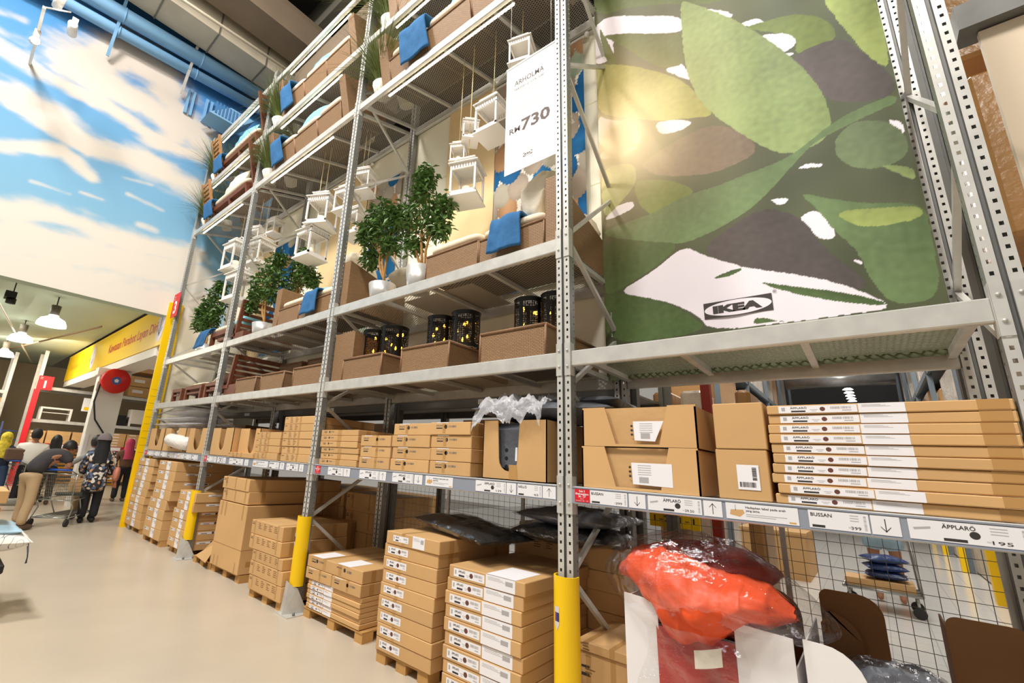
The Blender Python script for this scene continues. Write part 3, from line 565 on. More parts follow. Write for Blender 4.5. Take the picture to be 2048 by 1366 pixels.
def put(w, d, h, style, x, y, z, label, group, jit=.006, cat='box', rz=None):
    k = (round(w, 3), d, round(h, 3), style)
    if k not in PROTO: o = PROTO[k] = carton(w, d, h, style); tag(o, label, cat, group)
    else: o = dup(PROTO[k])
    o.location = (x+random.uniform(-jit, jit), y+random.uniform(-jit, jit), z); o.rotation_euler = (0, 0, rz if rz is not None else random.uniform(-.006, .006))
    o['label'] = label; o['category'] = cat; o['group'] = group; return o
def pallet(x0, x1, y0, y1, h, label):
    e = tag(MB().box(x0, x1, y0, y1, FZ+h-.014, FZ+h-.002).build('pallet', wood_p), label, 'pallet', 'wooden pallets under the carton stacks')
    bw = .1
    for x in (x0, (x0+x1-bw)/2, x1-bw):
        for ya, yb in ((y0+.005, y0+.12), ((y0+y1)/2-.05, (y0+y1)/2+.05), (y1-.11, y1)): MB().box(x, x+bw, ya, yb, FZ, FZ+h-.0145).build('pallet_block', wood_p, e)
    return e
def stack(x, w, y, d, zs, style, desc, group, shifts=None, styles=None):
    n = len(zs)-1
    for i in range(n):
        st = styles[i] if styles else style
        put(w, d, round(zs[i+1]-zs[i]-.002, 3), st, x+(shifts[i] if shifts else 0), y, zs[i]+.001, '%s, %s' % (desc, ordn(i, n)), group)
def ev(a, b, n): return [round(a+(b-a)*i/n, 4) for i in range(n+1)]
# floor, from the far end to the near end
pallet(-8.58, -7.68, 0.02, .84, .075, 'narrow pallet under the farthest stack of labelled cartons by the yellow pillar')
stack(-8.58, .89, 0, .85, ev(.04, 1.17, 9), 'side', 'brown labelled carton in the farthest stack beside the yellow pillar', 'farthest floor stack', [-.0, -.03, -.03, -.02, -.01, .02, .05, .07, .09])
pallet(-7.26, -6.46, -.05, .8, .08, 'pallet under the second tall stack of labelled cartons from the far end')
stack(-7.25, .78, -.07, .86, ev(.045, 1.172, 8), 'side', 'brown side-labelled carton in the second stack from the far end', 'second floor stack', [0, 0, .01, .02, .1, .11, .12, .12])
pallet(-6.2, -5.72, .0, .8, .08, 'pallet just left of the farthest yellow post guard')
stack(-6.2, .62, -.04, .86, ev(.045, .80, 6), 'side', 'brown carton in the short stack left of the farthest yellow guard', 'third floor stack', [0, 0, .0, .0, .09, .1])
pallet(-5.35, -4.78, .02, .8, .08, 'low pallet beside the farthest foot shield, a flattened cardboard flap on it')
pallet(-4.76, -4.0, .02, .84, .08, 'pallet under the tall plain carton')
put(.76, .8, .73, 'tall', -4.77, 0, .05, 'tall plain brown carton standing on a pallet under two flatter cartons', 'tall plain carton stack')
put(.7, 1.3, .14, 'plainmarks', -4.75, .0, .79, 'plain brown carton lying on the tall carton, lower of the two', 'tall plain carton stack')
put(.72, 1.3, .14, 'plainmarks', -4.78, .0, .932, 'plain brown carton topmost on the tall carton, right at shelf height', 'tall plain carton stack')
fl = MB().prism([(-5.35, .1, .052), (-4.82, .06, .052), (-4.8, .1, .38), (-4.84, .13, .4)], (0, .008, 0)); fl.prism([(-5.3, .02, .045), (-4.8, -.04, .045), (-4.8, .1, .3), (-5.28, .1, .06)], (0, .0, .006))
tag(fl.build('cardboard_flap', kraft), 'torn cardboard flap leaning from the tall carton down onto the empty pallet', 'cardboard')
pallet(-3.53, -2.88, -.08, .75, .075, 'pallet under the plain printed cartons left of the middle yellow guard')
for i, (x, z0, z1) in enumerate(((-3.53, .04, .175), (-3.54, .176, .305), (-3.53, .306, .41), (-3.64, .412, .55), (-3.66, .551, .69))):
    put(.66 if i != 2 else .62, .78, round(z1-z0-.002, 3), 'marks', x, -.1, z0+.001, 'plain brown carton in the stack left of the middle yellow guard, %s' % ordn(i, 5), 'stack left of the middle guard')
pallet(-2.67, -1.8, 0.03, .78, .085, 'pallet showing three blocks under the low wide stack right of the middle guard')
stack(-2.64, .79, .03, .76, ev(.052, .285, 6), 'flat1', 'thin carton with long white label in the low wide stack', 'low wide stack')
for i, x in enumerate((-2.69, -2.265)): put(.41, .78, .095, 'print3', x, .02, .288, 'half-width carton under the topmost carton of the low wide stack, '+('left' if i == 0 else 'right'), 'low wide stack')
put(.83, .8, .1, 'wide2', -2.69, .02, .386, 'wide carton with two white papers topmost on the low wide stack', 'low wide stack')
pallet(-1.5, -.97, -.07, .76, .08, 'pallet under the tall stack beneath the flat black bag')
zs = ev(.048, .866, 9)
stack(-1.5, .565, -.08, .88, zs, 'app', 'brown dot-labelled carton in the tall stack under the black bag', 'tall stack under the black bag', [0, 0, -.005, 0, .005, .005, .01, .01, .02], ['app']*8+['app_nodot'])
stack(-.84, .6, -.08, .84, [.02-.06*1.0, .022]+ev(.022, .74, 9)[1:], 'app_sheet', 'brown carton with white sheet in the stack left of nearest guard', 'stack left of the near yellow guard', [0]*9+[.015], ['app_sheet']*9+['app_sheet_top'])
stack(-.86, .9, .5+.28, .8-.62, [FZ+.02, .2, .33, .46, .59, .72, .88], 'print_small', 'carton in the shaded back row behind the near yellow guard', 'shaded back row behind the near guard')
# dark cartons standing in the second row behind
stack(-4.95, .95, 1.32, .75, [FZ, .26, .5, .74, .98], 'plainmarks', 'large plain carton in the shaded row behind the middle upright', 'shaded stack behind the middle upright')
stack(-3.9, .98, 1.3, .9, [FZ, .25, .48, .72, .95], 'plainmarks', 'large dark carton right of the big shaded stack behind the upright', 'shaded stack right of the middle upright')
stack(-4.55, .9, 1.05, .24, [FZ, .29, .6], 'marks', 'low plain carton in front of the shaded stack behind the middle upright', 'low shaded pair')
put(.5, .5, .3, 'print_small', -2.2, 1.3, .35, 'plain carton in the dark behind the wire mesh, upper', 'cartons behind the mesh'); put(.8, .5, .38, 'print_small', -2.4, 1.3, FZ+.001, 'plain carton in the dark behind the wire mesh, lower', 'cartons behind the mesh')
put(.55, .5, .6, 'plainmarks', -1.2, 1.35, .3, 'upright carton behind the wire mesh under the shelf', 'cartons behind the mesh'); put(.9, .55, .33, 'plainmarks', -1.3, 1.33, FZ+.001, 'wide carton on the floor behind the wire mesh', 'cartons behind the mesh')
put(.42, .5, .42, 'plainmarks', -.04+.0, .22, FZ+.001, 'plain brown carton standing just right of the near yellow guard', 'cartons beside the white bin', jit=0); put(.44, .52, .05, 'plainmarks', -.05, .21, .388, 'shallow lid on the plain carton right of the near yellow guard', 'cartons beside the white bin', cat='box lid', jit=0)
# first shelf
z = LV[0]+.002
stack(-2.72, .61, .03, .8, ev(z, 1.652, 6), 'thinp', 'thin brown carton in the flat pile right of the middle upright', 'thin carton pile', [0, .01, .01, -.005, 0, -.01])
stack(-2.055, .415, .02, .8, ev(z, 1.60, 3), 'print3', 'brown carton in the pile of three on the first shelf', 'pile of three')
stack(-1.63, .45, .02, .8, ev(z, 1.70, 4), 'print2', 'brown carton in the left pile of four on the first shelf', 'left pile of four', [0, .01, .0, .015])
stack(-1.17, .41, .02, .8, ev(z, 1.706, 4), 'print2', 'brown carton in the pile of four beside the open grey-bag bin', 'right pile of four')
stack(-4.13, .59, .02, .8, ev(z, 1.63, 4), 'print_small', 'brown carton in the pile of four right of the open bins', 'far pile of four')
stack(-3.48, .62, .02, .8, ev(z, 1.797, 6), 'print_small', 'brown carton in the tallest pile of six beside the middle upright', 'pile of six')
put(.7, .7, .06, 'print_small', -4.78, -.01, z, 'low flat carton lying in front of the open bin on the first shelf', 'far pile of four', rz=0)
stack(1.05, .757, .02, .78, ev(z, 1.755, 10), 'long', 'long flat white-labelled carton at the right end of first shelf', 'long flat cartons', [0, .003, -.004, .002, 0, -.003, .003, 0, .002, -.002])
stack(.815, .215, .03, .7, [z, 1.549, 1.775], 'plain', 'squarish plain carton between the torn cartons and the long flat pile', 'squarish plain cartons')
bc = MB().quad([(.90, .027, 1.36), (.99, .027, 1.36), (.99, .027, 1.475), (.90, .027, 1.475)], 0); bars(bc, .908, .975, 1.372, 1.395, .0264, 1, 20, 2); bars(bc, .962, .98, 1.405, 1.465, .0264, 1, 18, 6, True)
lo = [o for o in bpy.data.objects if o.get('label', '').startswith('squarish') and 'bottom' in o.get('label', '')][0]
bo = bc.build('barcode_label', [white, ink]); bo.parent = lo; bo.matrix_parent_inverse = Matrix.Translation((-.815, -.03, -z)); lo.location = (.815, .03, z+.001); lo.rotation_euler = (0, 0, 0)
# torn display cartons (first shelf, right bay): outer sleeve with a tapered cut, shiny inner carton
kraft_sh = mk('film_covered_kraft', (206, 166, 116), .22, nz=(3, .05), bump=(9, .5, .012))
for i, (z0, z1) in enumerate(((1.313, 1.548), (1.55, 1.776))):
    x0, x1, y = .1+.008*i, .735+.006*i, .03; m = MB(); h = z1-z0
    cutl = [(x0+.19, z1-.002), (x0+.245-.0*i, z0+.02)]; cutr = [(x1-.165, z1), (x1-.225+.06*(1-i), z0+.02)]
    m.prism([(x0, y, z0), (x0, y, z1), (x0+.14, y, z1), (x0+.2, y, z0+.015), (x0+.2, y, z0)][::-1], (0, .008, 0)); m.prism([(x0+.2, y, z0), (x0+.2, y, z0+.014), (x1-.19, y, z0+.014), (x1-.19, y, z0)][::-1], (0, .008, 0))
    m.prism([(x1-.19, y, z0), (x1-.19, y, z0+.02), (x1-.14, y, z1), (x1, y, z1), (x1, y, z0)][::-1], (0, .008, 0))
    m.box(x1-.008, x1, y, y+.8, z0, z1-.01); m.box(x0, x0+.008, y, y+.8, z0, z1-.01)
    o = m.build('display_carton', kraft); tag(o, 'torn display carton with film-wrapped inner box, '+('upper' if i else 'lower')+' of the two beside the near upright', 'box', 'torn display cartons')
    MB().box(x0+.012, x1-.012, y+.024, y+.78, z0+.003, z1-.004).build('inner_box', kraft_sh, o)
    m = MB(); a = x0+.31-.012*(1-i); b1 = x0+.47+.035*(1-i)
    q = [(a, y-.001, z0+.035), (b1-.05*i, y-.001, z0+.03), (b1, y-.001, z1-.085), (a-.005, y-.001, z1-.085)]; m.quad(q, 0)
    for k in range(5): m.quad([(a+.03, y-.0016, z1-.1-k*.012), (a+.1, y-.0016, z1-.1-k*.012), (a+.1, y-.0016, z1-.097-k*.012), (a+.03, y-.0016, z1-.097-k*.012)], 1)
    m.quad([(a+.035, y-.0016, z0+.045), (a+.085, y-.0016, z0+.045), (a+.085, y-.0016, z0+.075), (a+.035, y-.0016, z0+.075)], 1)
    m.build('delivery_note', [white, inkl], o)
    m = MB()
    for k in range(3): disc(m, a-.018, z1-.11-k*.024, .007, y+.0105, 0, 8)
    m.build('care_symbols', ink, o)
# open-front bins on the first shelf
def ubin(x0, x1, y0, y1, z0, z1, ua, ub, uz, label, group, m_=None, name='display_bin', rim=.0):
    e = MB(); n = 8; r = (ub-ua)/2; pts = [(x0, z0), (x1, z0), (x1, z1), (ub+rim, z1)]
    for i in range(n+1): a = -PI*i/n; pts.append(((ua+ub)/2+r*math.cos(a)*.85, uz+r*math.sin(a)*.9))
    pts += [(ua-rim, z1), (x0, z1)]
    e.prism([(p[0], y0, p[1]) for p in pts], (0, .007, 0)); e.box(x0, x0+.006, y0, y1, z0, z1); e.box(x1-.006, x1, y0, y1, z0, z1); e.box(x0, x1, y1-.006, y1, z0, z1+.02); e.box(x0, x1, y0, y1, z0, z0+.006)
    return tag(e.build(name, m_ or kraft), label, 'bin', group)
gb = 'open kraft bins on the first shelf'
ubin(-.645, -.135, .02, .8, z, 1.71, -.52, -.34, 1.45, 'large kraft bin with a U-shaped front cut holding a grey bagged cushion', gb)
MB().quad([(-.42, .0185, z+.005), (-.35, .0185, z+.005), (-.36, .0185, z+.1), (-.42, .0185, z+.1)]).build('packing_tape', tape, [o for o in bpy.data.objects if 'grey bagged' in o.get('label', '')][0])
ubin(-5.45, -4.78, .02, .7, z, 1.683, -5.2, -5.02, 1.47, 'kraft bin with a U-shaped cut just right of the far upright', gb)
ubin(-4.9+.14, -4.2, .1, .75, z, 1.68, -4.5, -4.32, 1.45, 'kraft bin half hidden behind the low flat carton', gb)
ubin(-8.28, -7.5, .02, .75, z, 1.69, -7.97, -7.72, 1.5, 'kraft bin with white rolled cushions at the far end of the first shelf', gb)
ubin(-7.45, -6.5, .02, .75, z, 1.69, -7.2, -6.85, 1.52, 'kraft bin with a white bag hanging out of its front', gb)
ubin(-6.35, -5.66, .02, .75, z, 1.685, -6.15, -5.85, 1.5, 'kraft bin with shiny film-wrapped rolls left of the far upright', gb)

# bags, pillows
def pillow(cx, cy, cz, sx, sy, sz, m, name, label, cat, group=None, rz=0, rx=0, ry=0, crump=.06, seed=0, n=22, corner=.0, parent=None):
    mb = MB(); mb.M = Matrix.Identity(4)
    def f(sgn):
        def g(u, v):
            a, b = u*2-1, v*2-1; t = max(0, (1-abs(a)**2.6))*max(0, (1-abs(b)**2.6)); hgt = t**.5
            nn = fbm(a*2.2+seed, b*2.2, seed*1.3)*crump
            pin = 1-.06*(1-abs(a))*abs(b)**3*0
            return (a*sx*(1-.07*(1-b*b))*pin, b*sy*(1-.07*(1-a*a)), sgn*hgt*sz*(1+nn*2)+nn*sz*.5)
        return g
    mb.grid(f(1), n, n); mb.grid(lambda u, v: f(-1)(1-u, v), n, n)
    if parent: o = mb.build(name, m, parent)
    else: o = tag(mb.build(name, m), label, cat, group)
    o.location = (cx, cy, cz); o.rotation_euler = (rx, ry, rz); return o
def tube_bag(*a, **k): return pillow(*a, **k)
greyb = mk('grey_bag', (92, 96, 104), .4, spec=.6, bump=(16, .6, .02)); blackb = mk('black_bag', (44, 46, 48), .22, spec=.7, bump=(20, .7, .015))
tag(MB().box(-.6, -.18, .06, .6, z+.03, 1.7).build('bagged_cushion', greyb, bevel=.05), 'dark grey bagged cushion standing inside the large kraft bin', 'cushion')
_u = [o for o in bpy.data.objects if o.get('label', '').startswith('dark grey bagged')][0]
mm = MB()
for k in range(3): mm.quad([(-.47+.014*math.cos(a*PI/5), .0592, 1.51-k*.055+.014*math.sin(a*PI/5)) for a in range(10)], 0)
mm.quad([(-.4, .0592, 1.44), (-.383, .0592, 1.44), (-.38, .0592, 1.53), (-.397, .0592, 1.53)], 1); mm.build('bag_print', [black, white], _u)
pillow(-.28, .42, 1.79, .5, .4, .075, greyb, 'bagged_cushion', 'blue-grey bagged cushion lying on top of the large kraft bin', 'cushion', rz=.15, seed=3)
pillow(-.02, .55, 1.86, .24, .33, .05, greyb, 'bagged_cushion', 'grey bagged cushion sticking out behind the near upright on the first shelf', 'cushion', rz=.1, seed=4)
mb = MB(); 
def crumple(u, v):
    a = u*2-1; b = v*2-1; nn = fbm(a*2.5, b*2.5, 7)*.09+abs(fbm(a*6, b*6, 2))*.04
    t = max(0, -b-.35); return (-.43+a*.28, .10+max(b, -.42-.1*t)*.26-.03*t, 1.80+.06*(1-a*a)-t*.2*(1.1+.5*math.sin(a*5+1))+nn)
mb.grid(crumple, 44, 34); tag(mb.build('plastic_film', film_w), 'crumpled translucent plastic film thrown over the large kraft bin', 'plastic film')
def bag(cx, cy, cz, sx, sy, sz, rz, seed, label, m=blackb, group='black bagged cushions on the cartons', rx=0, ry=0):
    o = pillow(cx, cy, cz, sx, sy, sz, m, 'bagged_cushion', label, 'cushion', group, rz, rx, ry, .12, seed, 30)
    pillow(0, 0, 0, sx*1.09, sy*1.05, sz*1.03, film, 'plastic_wrap', '', '', parent=o, crump=.16, seed=seed+2, n=34); return o
bag(-.98, .33, .925, .46, .25, .062, -.25, 11, 'flat black bagged cushion lying across two carton stacks, the left one', ry=.06)
bag(-.28, .62, .96, .36, .28, .07, .05, 12, 'black bagged cushion under another one, just left of the near upright')
bag(-.22, .62, 1.08, .36, .28, .06, -.03, 13, 'dark grey bagged cushion uppermost, just left of the near upright', greyb)
for i, (x, zz, w_) in enumerate(((-7.3, 1.98, .95), (-7.35, 1.86, .9), (-7.3, 1.76, 1.05))):
    pillow(x, .42, zz, w_, .36, .055, film_w if i != 9 else cream, 'bagged_cushion', 'pale bagged cushion in the pile above the far bins, %s' % ('topmost', 'middle', 'lowest')[i], 'cushion', 'pale cushions above the far bins', rz=.02*i, seed=20+i)
mb = MB(); mb.tube([(-7.15, .0, 1.5), (-6.9, -.05, 1.5), (-6.6, .02, 1.46), (-6.4, .1, 1.44)], [.05, .1, .11, .1], 14); tag(mb.build('bagged_cushion', mk('white_bag', (236, 232, 226), .35, bump=(18, .8, .02))), 'white rolled cushion in a bag hanging out of the far bin front', 'cushion')
for i, x in enumerate((-7.86, -7.08, -6.0)):
    mb = MB(); 
    for k in range(3): mb.tube([(x-.12, .16+.0*k, 1.42+k*.1), (x+.02, .14, 1.43+k*.1), (x+.18, .17, 1.42+k*.1)], .06, 10)
    tag(mb.build('cushion_roll', film_w if i == 2 else mk('white_bag', (236, 232, 226), .35)), 'white rolled cushions inside the '+('farthest', 'second', 'third')[i]+' kraft bin of the first shelf', 'cushion', 'rolled cushions')
# ------------------------------------------------------------------ displays on the shelves
L2, L3 = LV[1]+.001, LV[2]+.001
def wbox(x0, x1, y0, y1, z0, h, label, group, lid=True):
    w = x1-x0; d = y1-y0
    o = tag(MB().box(0, w, 0, d, 0, h-.02).build('wicker_box', wick, bevel=.006, loc=(x0, y0, z0)), label, 'wicker box', group)
    r = MB(); 
    for a, b in (((0, 0), (w, 0)), ((w, 0), (w, d)), ((w, d), (0, d)), ((0, d), (0, 0))): r.tube([(a[0], a[1], h-.01), (b[0], b[1], h-.01)], .012, 8)
    for a in ((0, 0), (w, 0), (w, d), (0, d)): r.tube([(a[0], a[1], 0), (a[0], a[1], h-.01)], .009, 8)
    r.build('wicker_edging', wick_rim, o); return o
gw = 'wicker boxes on the second shelf'
wbox(-2.52, -1.91, .05, .75, L2, .235, 'wicker box on the second shelf, left of the three carrying pierced lanterns', gw)
wbox(-1.63, -1.055, .05, .95-.06, L2, .235, 'wicker box on the second shelf, middle one of the three with pierced lanterns', gw)
wbox(-.73, -.16, .05, .88, L2, .24, 'largest-looking wicker box nearest the near upright on the second shelf', gw)
wbox(-5.05, -4.46, .05, .55, L2, .215, 'wicker box beside the slatted wooden chair on the second shelf', gw)
wbox(-4.31, -3.73, .05, .58, L2, .22, 'wicker box in the middle of the front row left of the middle upright', gw)
wbox(-3.51, -2.92, .05, .55, L2, .228, 'wicker box just left of the middle upright on the second shelf', gw)
wbox(-4.95, -4.36, .62, .9, L2, .52, 'taller wicker box in the back row, left of the pair behind the front boxes', gw)
wbox(-4.2, -3.5, .62, .9, L2, .52, 'taller wicker box in the back row, right of the pair behind the front boxes', gw)
p = MB(); p.prism([(-2.73, .06, 0), (-2.73, .9, 0), (-2.73, .9, .2), (-2.73, .45, .46), (-2.73, .06, .52)], (.34, 0, 0)); tag(p.build('wicker_divider', wick, loc=(0, 0, L2)), 'tall sloping wicker sofa arm right of the middle upright, second shelf', 'sofa part')
def pierced(x, y, r, h, z, label):
    e = empty('pierced_lantern', (x, y, z), label=label, cat='lantern', group='pierced black lanterns on the wicker boxes')
    m = MB(); n = 30; m.add([(r*math.cos(2*PI*j/n), r*math.sin(2*PI*j/n), zz) for zz in (0, h) for j in range(n)], [(j, (j+1) % n, n+(j+1) % n, n+j) for j in range(n)], 0, True)
    m.build('pierced_shade', lacem, e); k = MB()
    for zz in (.004, h-.002):
        pts = [(r*math.cos(a*PI/14), r*math.sin(a*PI/14), zz) for a in range(29)]; k.tube(pts, .004, 6)
    k.box(-r*.7, r*.7, -.004, .004, 0, .008); k.build('rim', black, e)
    for q in range(7): MB().lathe([(.005, .1), (.011, .112), (.006, .13), (0, .14)], 8, (r*.6*math.cos(q*1.6+x), r*.6*math.sin(q*1.6+x), q*.035-.05)).build('light_bulb', mk('warm_bulb', (255, 190, 60), .4, emit=((255, 176, 50), 9)), e)
    return e
LN = [(-2.38, .32, .13, 'left lantern on the left wicker box'), (-2.09, .34, .145, 'right lantern on the left wicker box'), (-1.44, .34, .125, 'left lantern on the middle wicker box'), (-1.15, .36, .13, 'right lantern on the middle wicker box'), (-.50, .38, .12, 'left lantern on the wicker box nearest the near upright'), (-.27, .38, .105, 'right lantern beside the near upright')]
for x, y, r, lb in LN: pierced(x, y, r, .33, L2+.237, 'pierced black metal '+lb+', warm lights inside')
def stool(x0, x1, y0, d, z, h, label, name='wooden_stool', cat='stool'):
    e = empty(name, ((x0+x1)/2, y0, z), label=label, cat=cat, group='wooden stools at the far end of the second shelf'); w = (x1-x0)/2
    MB().box(-w, w, 0, d, h-.06, h).build('seat', brownw, e, bevel=.004)
    for sx in (-1, 1):
        for yy in (0, d-.06): MB().box(sx*w-(.06 if sx > 0 else 0), sx*w+(0 if sx > 0 else .06), yy, yy+.06, 0, h-.061).build('leg', brownw, e)
    for k in range(2): MB().box(-w+.061, w-.061, .01+k*(d-.04), .03+k*(d-.04), .1, .13).build('rail', brownw, e)
    return e
stool(-7.66, -7.2, .05, .45, L2, .225, 'dark wooden stool at the far end of the second shelf'); stool(-7.03, -6.33, .05, .5, L2, .235, 'wider dark wooden stool in the middle of the far second shelf'); stool(-6.2, -5.72, .05, .5, L2, .24, 'dark wooden stool partly behind the far upright on the second shelf')
pillow(-6.6, .3, L2+.26, .3, .22, .045, cream, 'seat_cushion', 'thin cream cushion on the wider dark wooden stool', 'cushion', seed=31)
pillow(-5.95, .3, L2+.31, .22, .2, .07, cream, 'seat_cushion', 'cream cushion on the stool beside the far upright', 'cushion', ry=-.4, seed=32)
def slat_back(x0, x1, y0, y1, z0, z1, lean, label, mat=None, n=6, name='slatted_chair', z=0):
    """slatted wooden backrest standing along y, leaning"""
    mat = mat or brownw; e = empty(name, (x0, y0, z), label=label, cat='chair', group='slatted wooden chairs')
    dx = x1-x0; hh = z1-z0
    for yy in (0, y1-y0-.05): MB().prism([(0, yy, z0), (.05, yy, z0), (.05+dx*lean, yy, z1), (dx*lean, yy, z1)], (0, .05, 0)).build('post', mat, e)
    for k in range(n):
        t = (k+.6)/n; zz = z0+hh*t; xx = dx*lean*t; MB().box(xx+.01, xx+.035, .051, y1-y0-.051, zz-.022, zz+.022+.02*(k == n-1)).build('slat', mat, e)
    MB().box(-.6, .04, 0, y1-y0, z0-.05, z0).build('seat', mat, e) if hh > .3 else None
    return e
slat_back(-5.40, -5.1, .06, .85, .16, .60, .3, 'dark slatted wooden chair back leaning right of the far upright on the second shelf', z=L2)
MB().box(-5.47, -5.1, .07, .62, L2+.0, L2+.16).build('x', brownw).name = 'chair_base_tmp'
_o = bpy.data.objects['chair_base_tmp']; _o.name = 'wooden_stool'; tag(_o, 'low dark wooden base between the slatted chair and the wicker box on the second shelf', 'stool')

# ---- sofas
def sofa_mod(par, x0, x1, y0, y1, h, z=0):
    m = MB().box(x0+.004, x1-.004, y0, y1, z, z+h-.012); m.build('sofa_base', wick, par, bevel=.008)
    r = MB()
    for a, b in (((x0, y0), (x1, y0)), ((x1, y0), (x1, y1))): r.tube([(a[0], a[1], z+h-.008), (b[0], b[1], z+h-.008)], .010, 6)
    for a in (x0+.005, x1-.005): r.tube([(a, y0, z), (a, y0, z+h-.01)], .007, 6)
    r.build('wicker_edging', wick_rim, par)
def wpanel(par, x0, x1, y0, y1, z0, za, zb, name='backrest'):
    """upright wicker panel running in y, top sloping from za (front) to zb (rear)"""
    m = MB(); m.add([(x0, y0, z0), (x1, y0, z0), (x1, y1, z0), (x0, y1, z0), (x0, y0, za), (x1, y0, za), (x1, y1, zb), (x0, y1, zb)], [(0, 3, 2, 1), (4, 5, 6, 7), (0, 1, 5, 4), (1, 2, 6, 5), (2, 3, 7, 6), (3, 0, 4, 7)]); m.build(name, wick, par, bevel=.008)
def cushion(x0, x1, y0, y1, z, t, label, group, par=None, m=None):
    w, d = (x1-x0)/2, (y1-y0)/2; mb = MB()
    def f(u, v):
        a = 2*PI*u; b = PI*(v-.5); e1 = .28; cs = lambda t_, e: math.copysign(abs(math.cos(t_))**e, math.cos(t_)); sn = lambda t_, e: math.copysign(abs(math.sin(t_))**e, math.sin(t_))
        px, py, pz = cs(b, .45)*cs(a, e1), cs(b, .45)*sn(a, e1), sn(b, .7)
        nn = fbm(px*2+x0, py*2, pz)*.05
        return (px*w, py*d, (pz+nn)*t/2+t/2)
    mb.grid(f, 36, 14); o = mb.build('seat_cushion', m or cream, par)
    o.location = ((x0+x1)/2, (y0+y1)/2, z)
    if label: tag(o, label, 'cushion', group)
    return o
def towel(x0, x1, y0, z, top, depth, label, group, par=None, swing=0., m=None, dy=.0):
    """cloth folded over the front edge of a cushion: top run, then hanging front"""
    mb = MB(); 
    def f(u, v):
        x = x0+(x1-x0)*u; L_ = depth+(top-z); s = v*L_
        wv = math.sin(u*9+x0)*.008+fbm(u*3, v*3, x0)*.012
        if s < depth: return (x+swing*0, y0+depth-s, top+.012+wv*.6)
        t = (s-depth)/(top-z); return (x+swing*t+(u-.5)*.05*t, y0-.02-.02*math.sin(min(1, t*4)*PI/2)+wv+dy*t, top+.012-(top-z)*t)
    mb.grid(f, 20, 24); o = mb.build('folded_towel', m or blue, par, solid=.014)
    if label: tag(o, label, 'towel', group)
    return o
gc = 'cream seat cushions'; gs = 'wicker sofas'; gt = 'blue towels over sofa fronts'
s1 = empty('wicker_sofa', (0, 0, L3), label='brown wicker corner sofa on the third shelf beside the near upright', cat='sofa', group=gs)
sofa_mod(s1, -1.40, -.79, .05, .72, .245); sofa_mod(s1, -.785, -.17, .05, .72, .225)
wpanel(s1, -.168, -.07, .05, .92, 0, .56, .34); 
cushion(-1.40, -.80, .06, .70, L3+.246, .11, 'cream seat cushion on the left half of the near third-shelf sofa', gc); cushion(-.79, -.18, .06, .70, L3+.226, .11, 'cream seat cushion on the right half of the near third-shelf sofa, under the blue towel', gc)
pillow(-.34, .42, L3+.57, .12, .28, .27, mk('cream_pillow', (242, 230, 208), .85, bump=(10, .5, .02)), 'back_cushion', 'tall cream back cushion leaning against the wicker back beside the near upright', 'cushion', seed=41, ry=.32)
pillow(-.3, .78, L3+.42, .22, .08, .2, cream, 'back_cushion', 'cream back cushion seen right of the near upright on the third shelf', 'cushion', seed=42)
pillow(-.55, .5, L3+.42, .13, .12, .07, teal, 'scatter_cushion', 'small pale teal cushion behind the blue towel on the near sofa', 'cushion', seed=43)
towel(-.625, -.36, .03, L3+.03, L3+.325, .24, 'blue towel hanging over the near third-shelf sofa', gt, swing=-.01)
s2 = empty('wicker_sofa', (0, 0, L3), label='wicker sofa with low left arm on the third shelf, left of the middle upright', cat='sofa', group=gs)
wpanel(s2, -4.26, -4.13, .05, .55, 0, .55, .55, 'armrest'); sofa_mod(s2, -4.125, -3.6, .05, .7, .235); sofa_mod(s2, -3.595, -2.87, .05, .7, .225); wpanel(s2, -2.745, -2.63, .06, .92, 0, .56, .36)
cushion(-4.12, -3.43, .06, .68, L3+.236, .11, 'cream seat cushion on the left of the mid third-shelf sofa', gc); cushion(-3.42, -2.87, .06, .68, L3+.226, .12, 'cream seat cushion right of the blue towel on the mid third-shelf sofa', gc)
pillow(-2.98, .4, L3+.58, .11, .26, .26, mk('cream_pillow', (0, 0, 0)), 'back_cushion', 'tall cream back cushion left of the middle upright on the third shelf', 'cushion', seed=44, ry=.2)
pillow(-2.4, .7, L3+.5, .24, .1, .13, cream, 'back_cushion', 'cream back cushion lying on top of the wicker panel right of the middle upright', 'cushion', seed=45, ry=.25)
pillow(-3.52, .42, L3+.43, .24, .13, .09, teal, 'scatter_cushion', 'light blue scatter cushion on the mid third-shelf sofa', 'cushion', seed=46, rx=-.5, rz=.3)
towel(-3.42, -3.13, .03, L3+.02, L3+.31, .22, 'blue towel hanging over the mid third-shelf sofa', gt, swing=-.03)
def bench(x0, x1, y0, y1, z, h, label, lean_back=True):
    e = empty('wooden_bench', (x0, y0, z), label=label, cat='bench', group='wooden benches with cushions'); w = x1-x0; d = y1-y0
    MB().box(0, w, 0, d, h-.07, h).build('seat', brownw, e, bevel=.004)
    for x in (.0, w-.06): 
        for y in (0, d-.06): MB().box(x, x+.06, y, y+.06, 0, h-.071).build('leg', brownw, e)
    return e
bench(-6.36, -5.66, .05, .65, L3, .235, 'reddish wooden bench at the far end of the third shelf')
cushion(-6.45, -5.62, .07, .65, L3+.236, .11, 'cream cushion on the wooden bench at the far end of the third shelf', gc)
pillow(-5.82, .4, L3+.42, .2, .16, .11, teal, 'scatter_cushion', 'pale teal cushion on the wooden bench at the far end of the third shelf', 'cushion', seed=47)
towel(-6.62, -6.25, .02, L3+.02, L3+.3, .25, 'blue towel draped off the bench at the far end of the third shelf', gt, swing=-.22)
slat_back(-5.47, -5.1, .06, .88, .12, .64, .25, 'dark slatted wooden chair back just right of the far upright on the third shelf', z=L3)
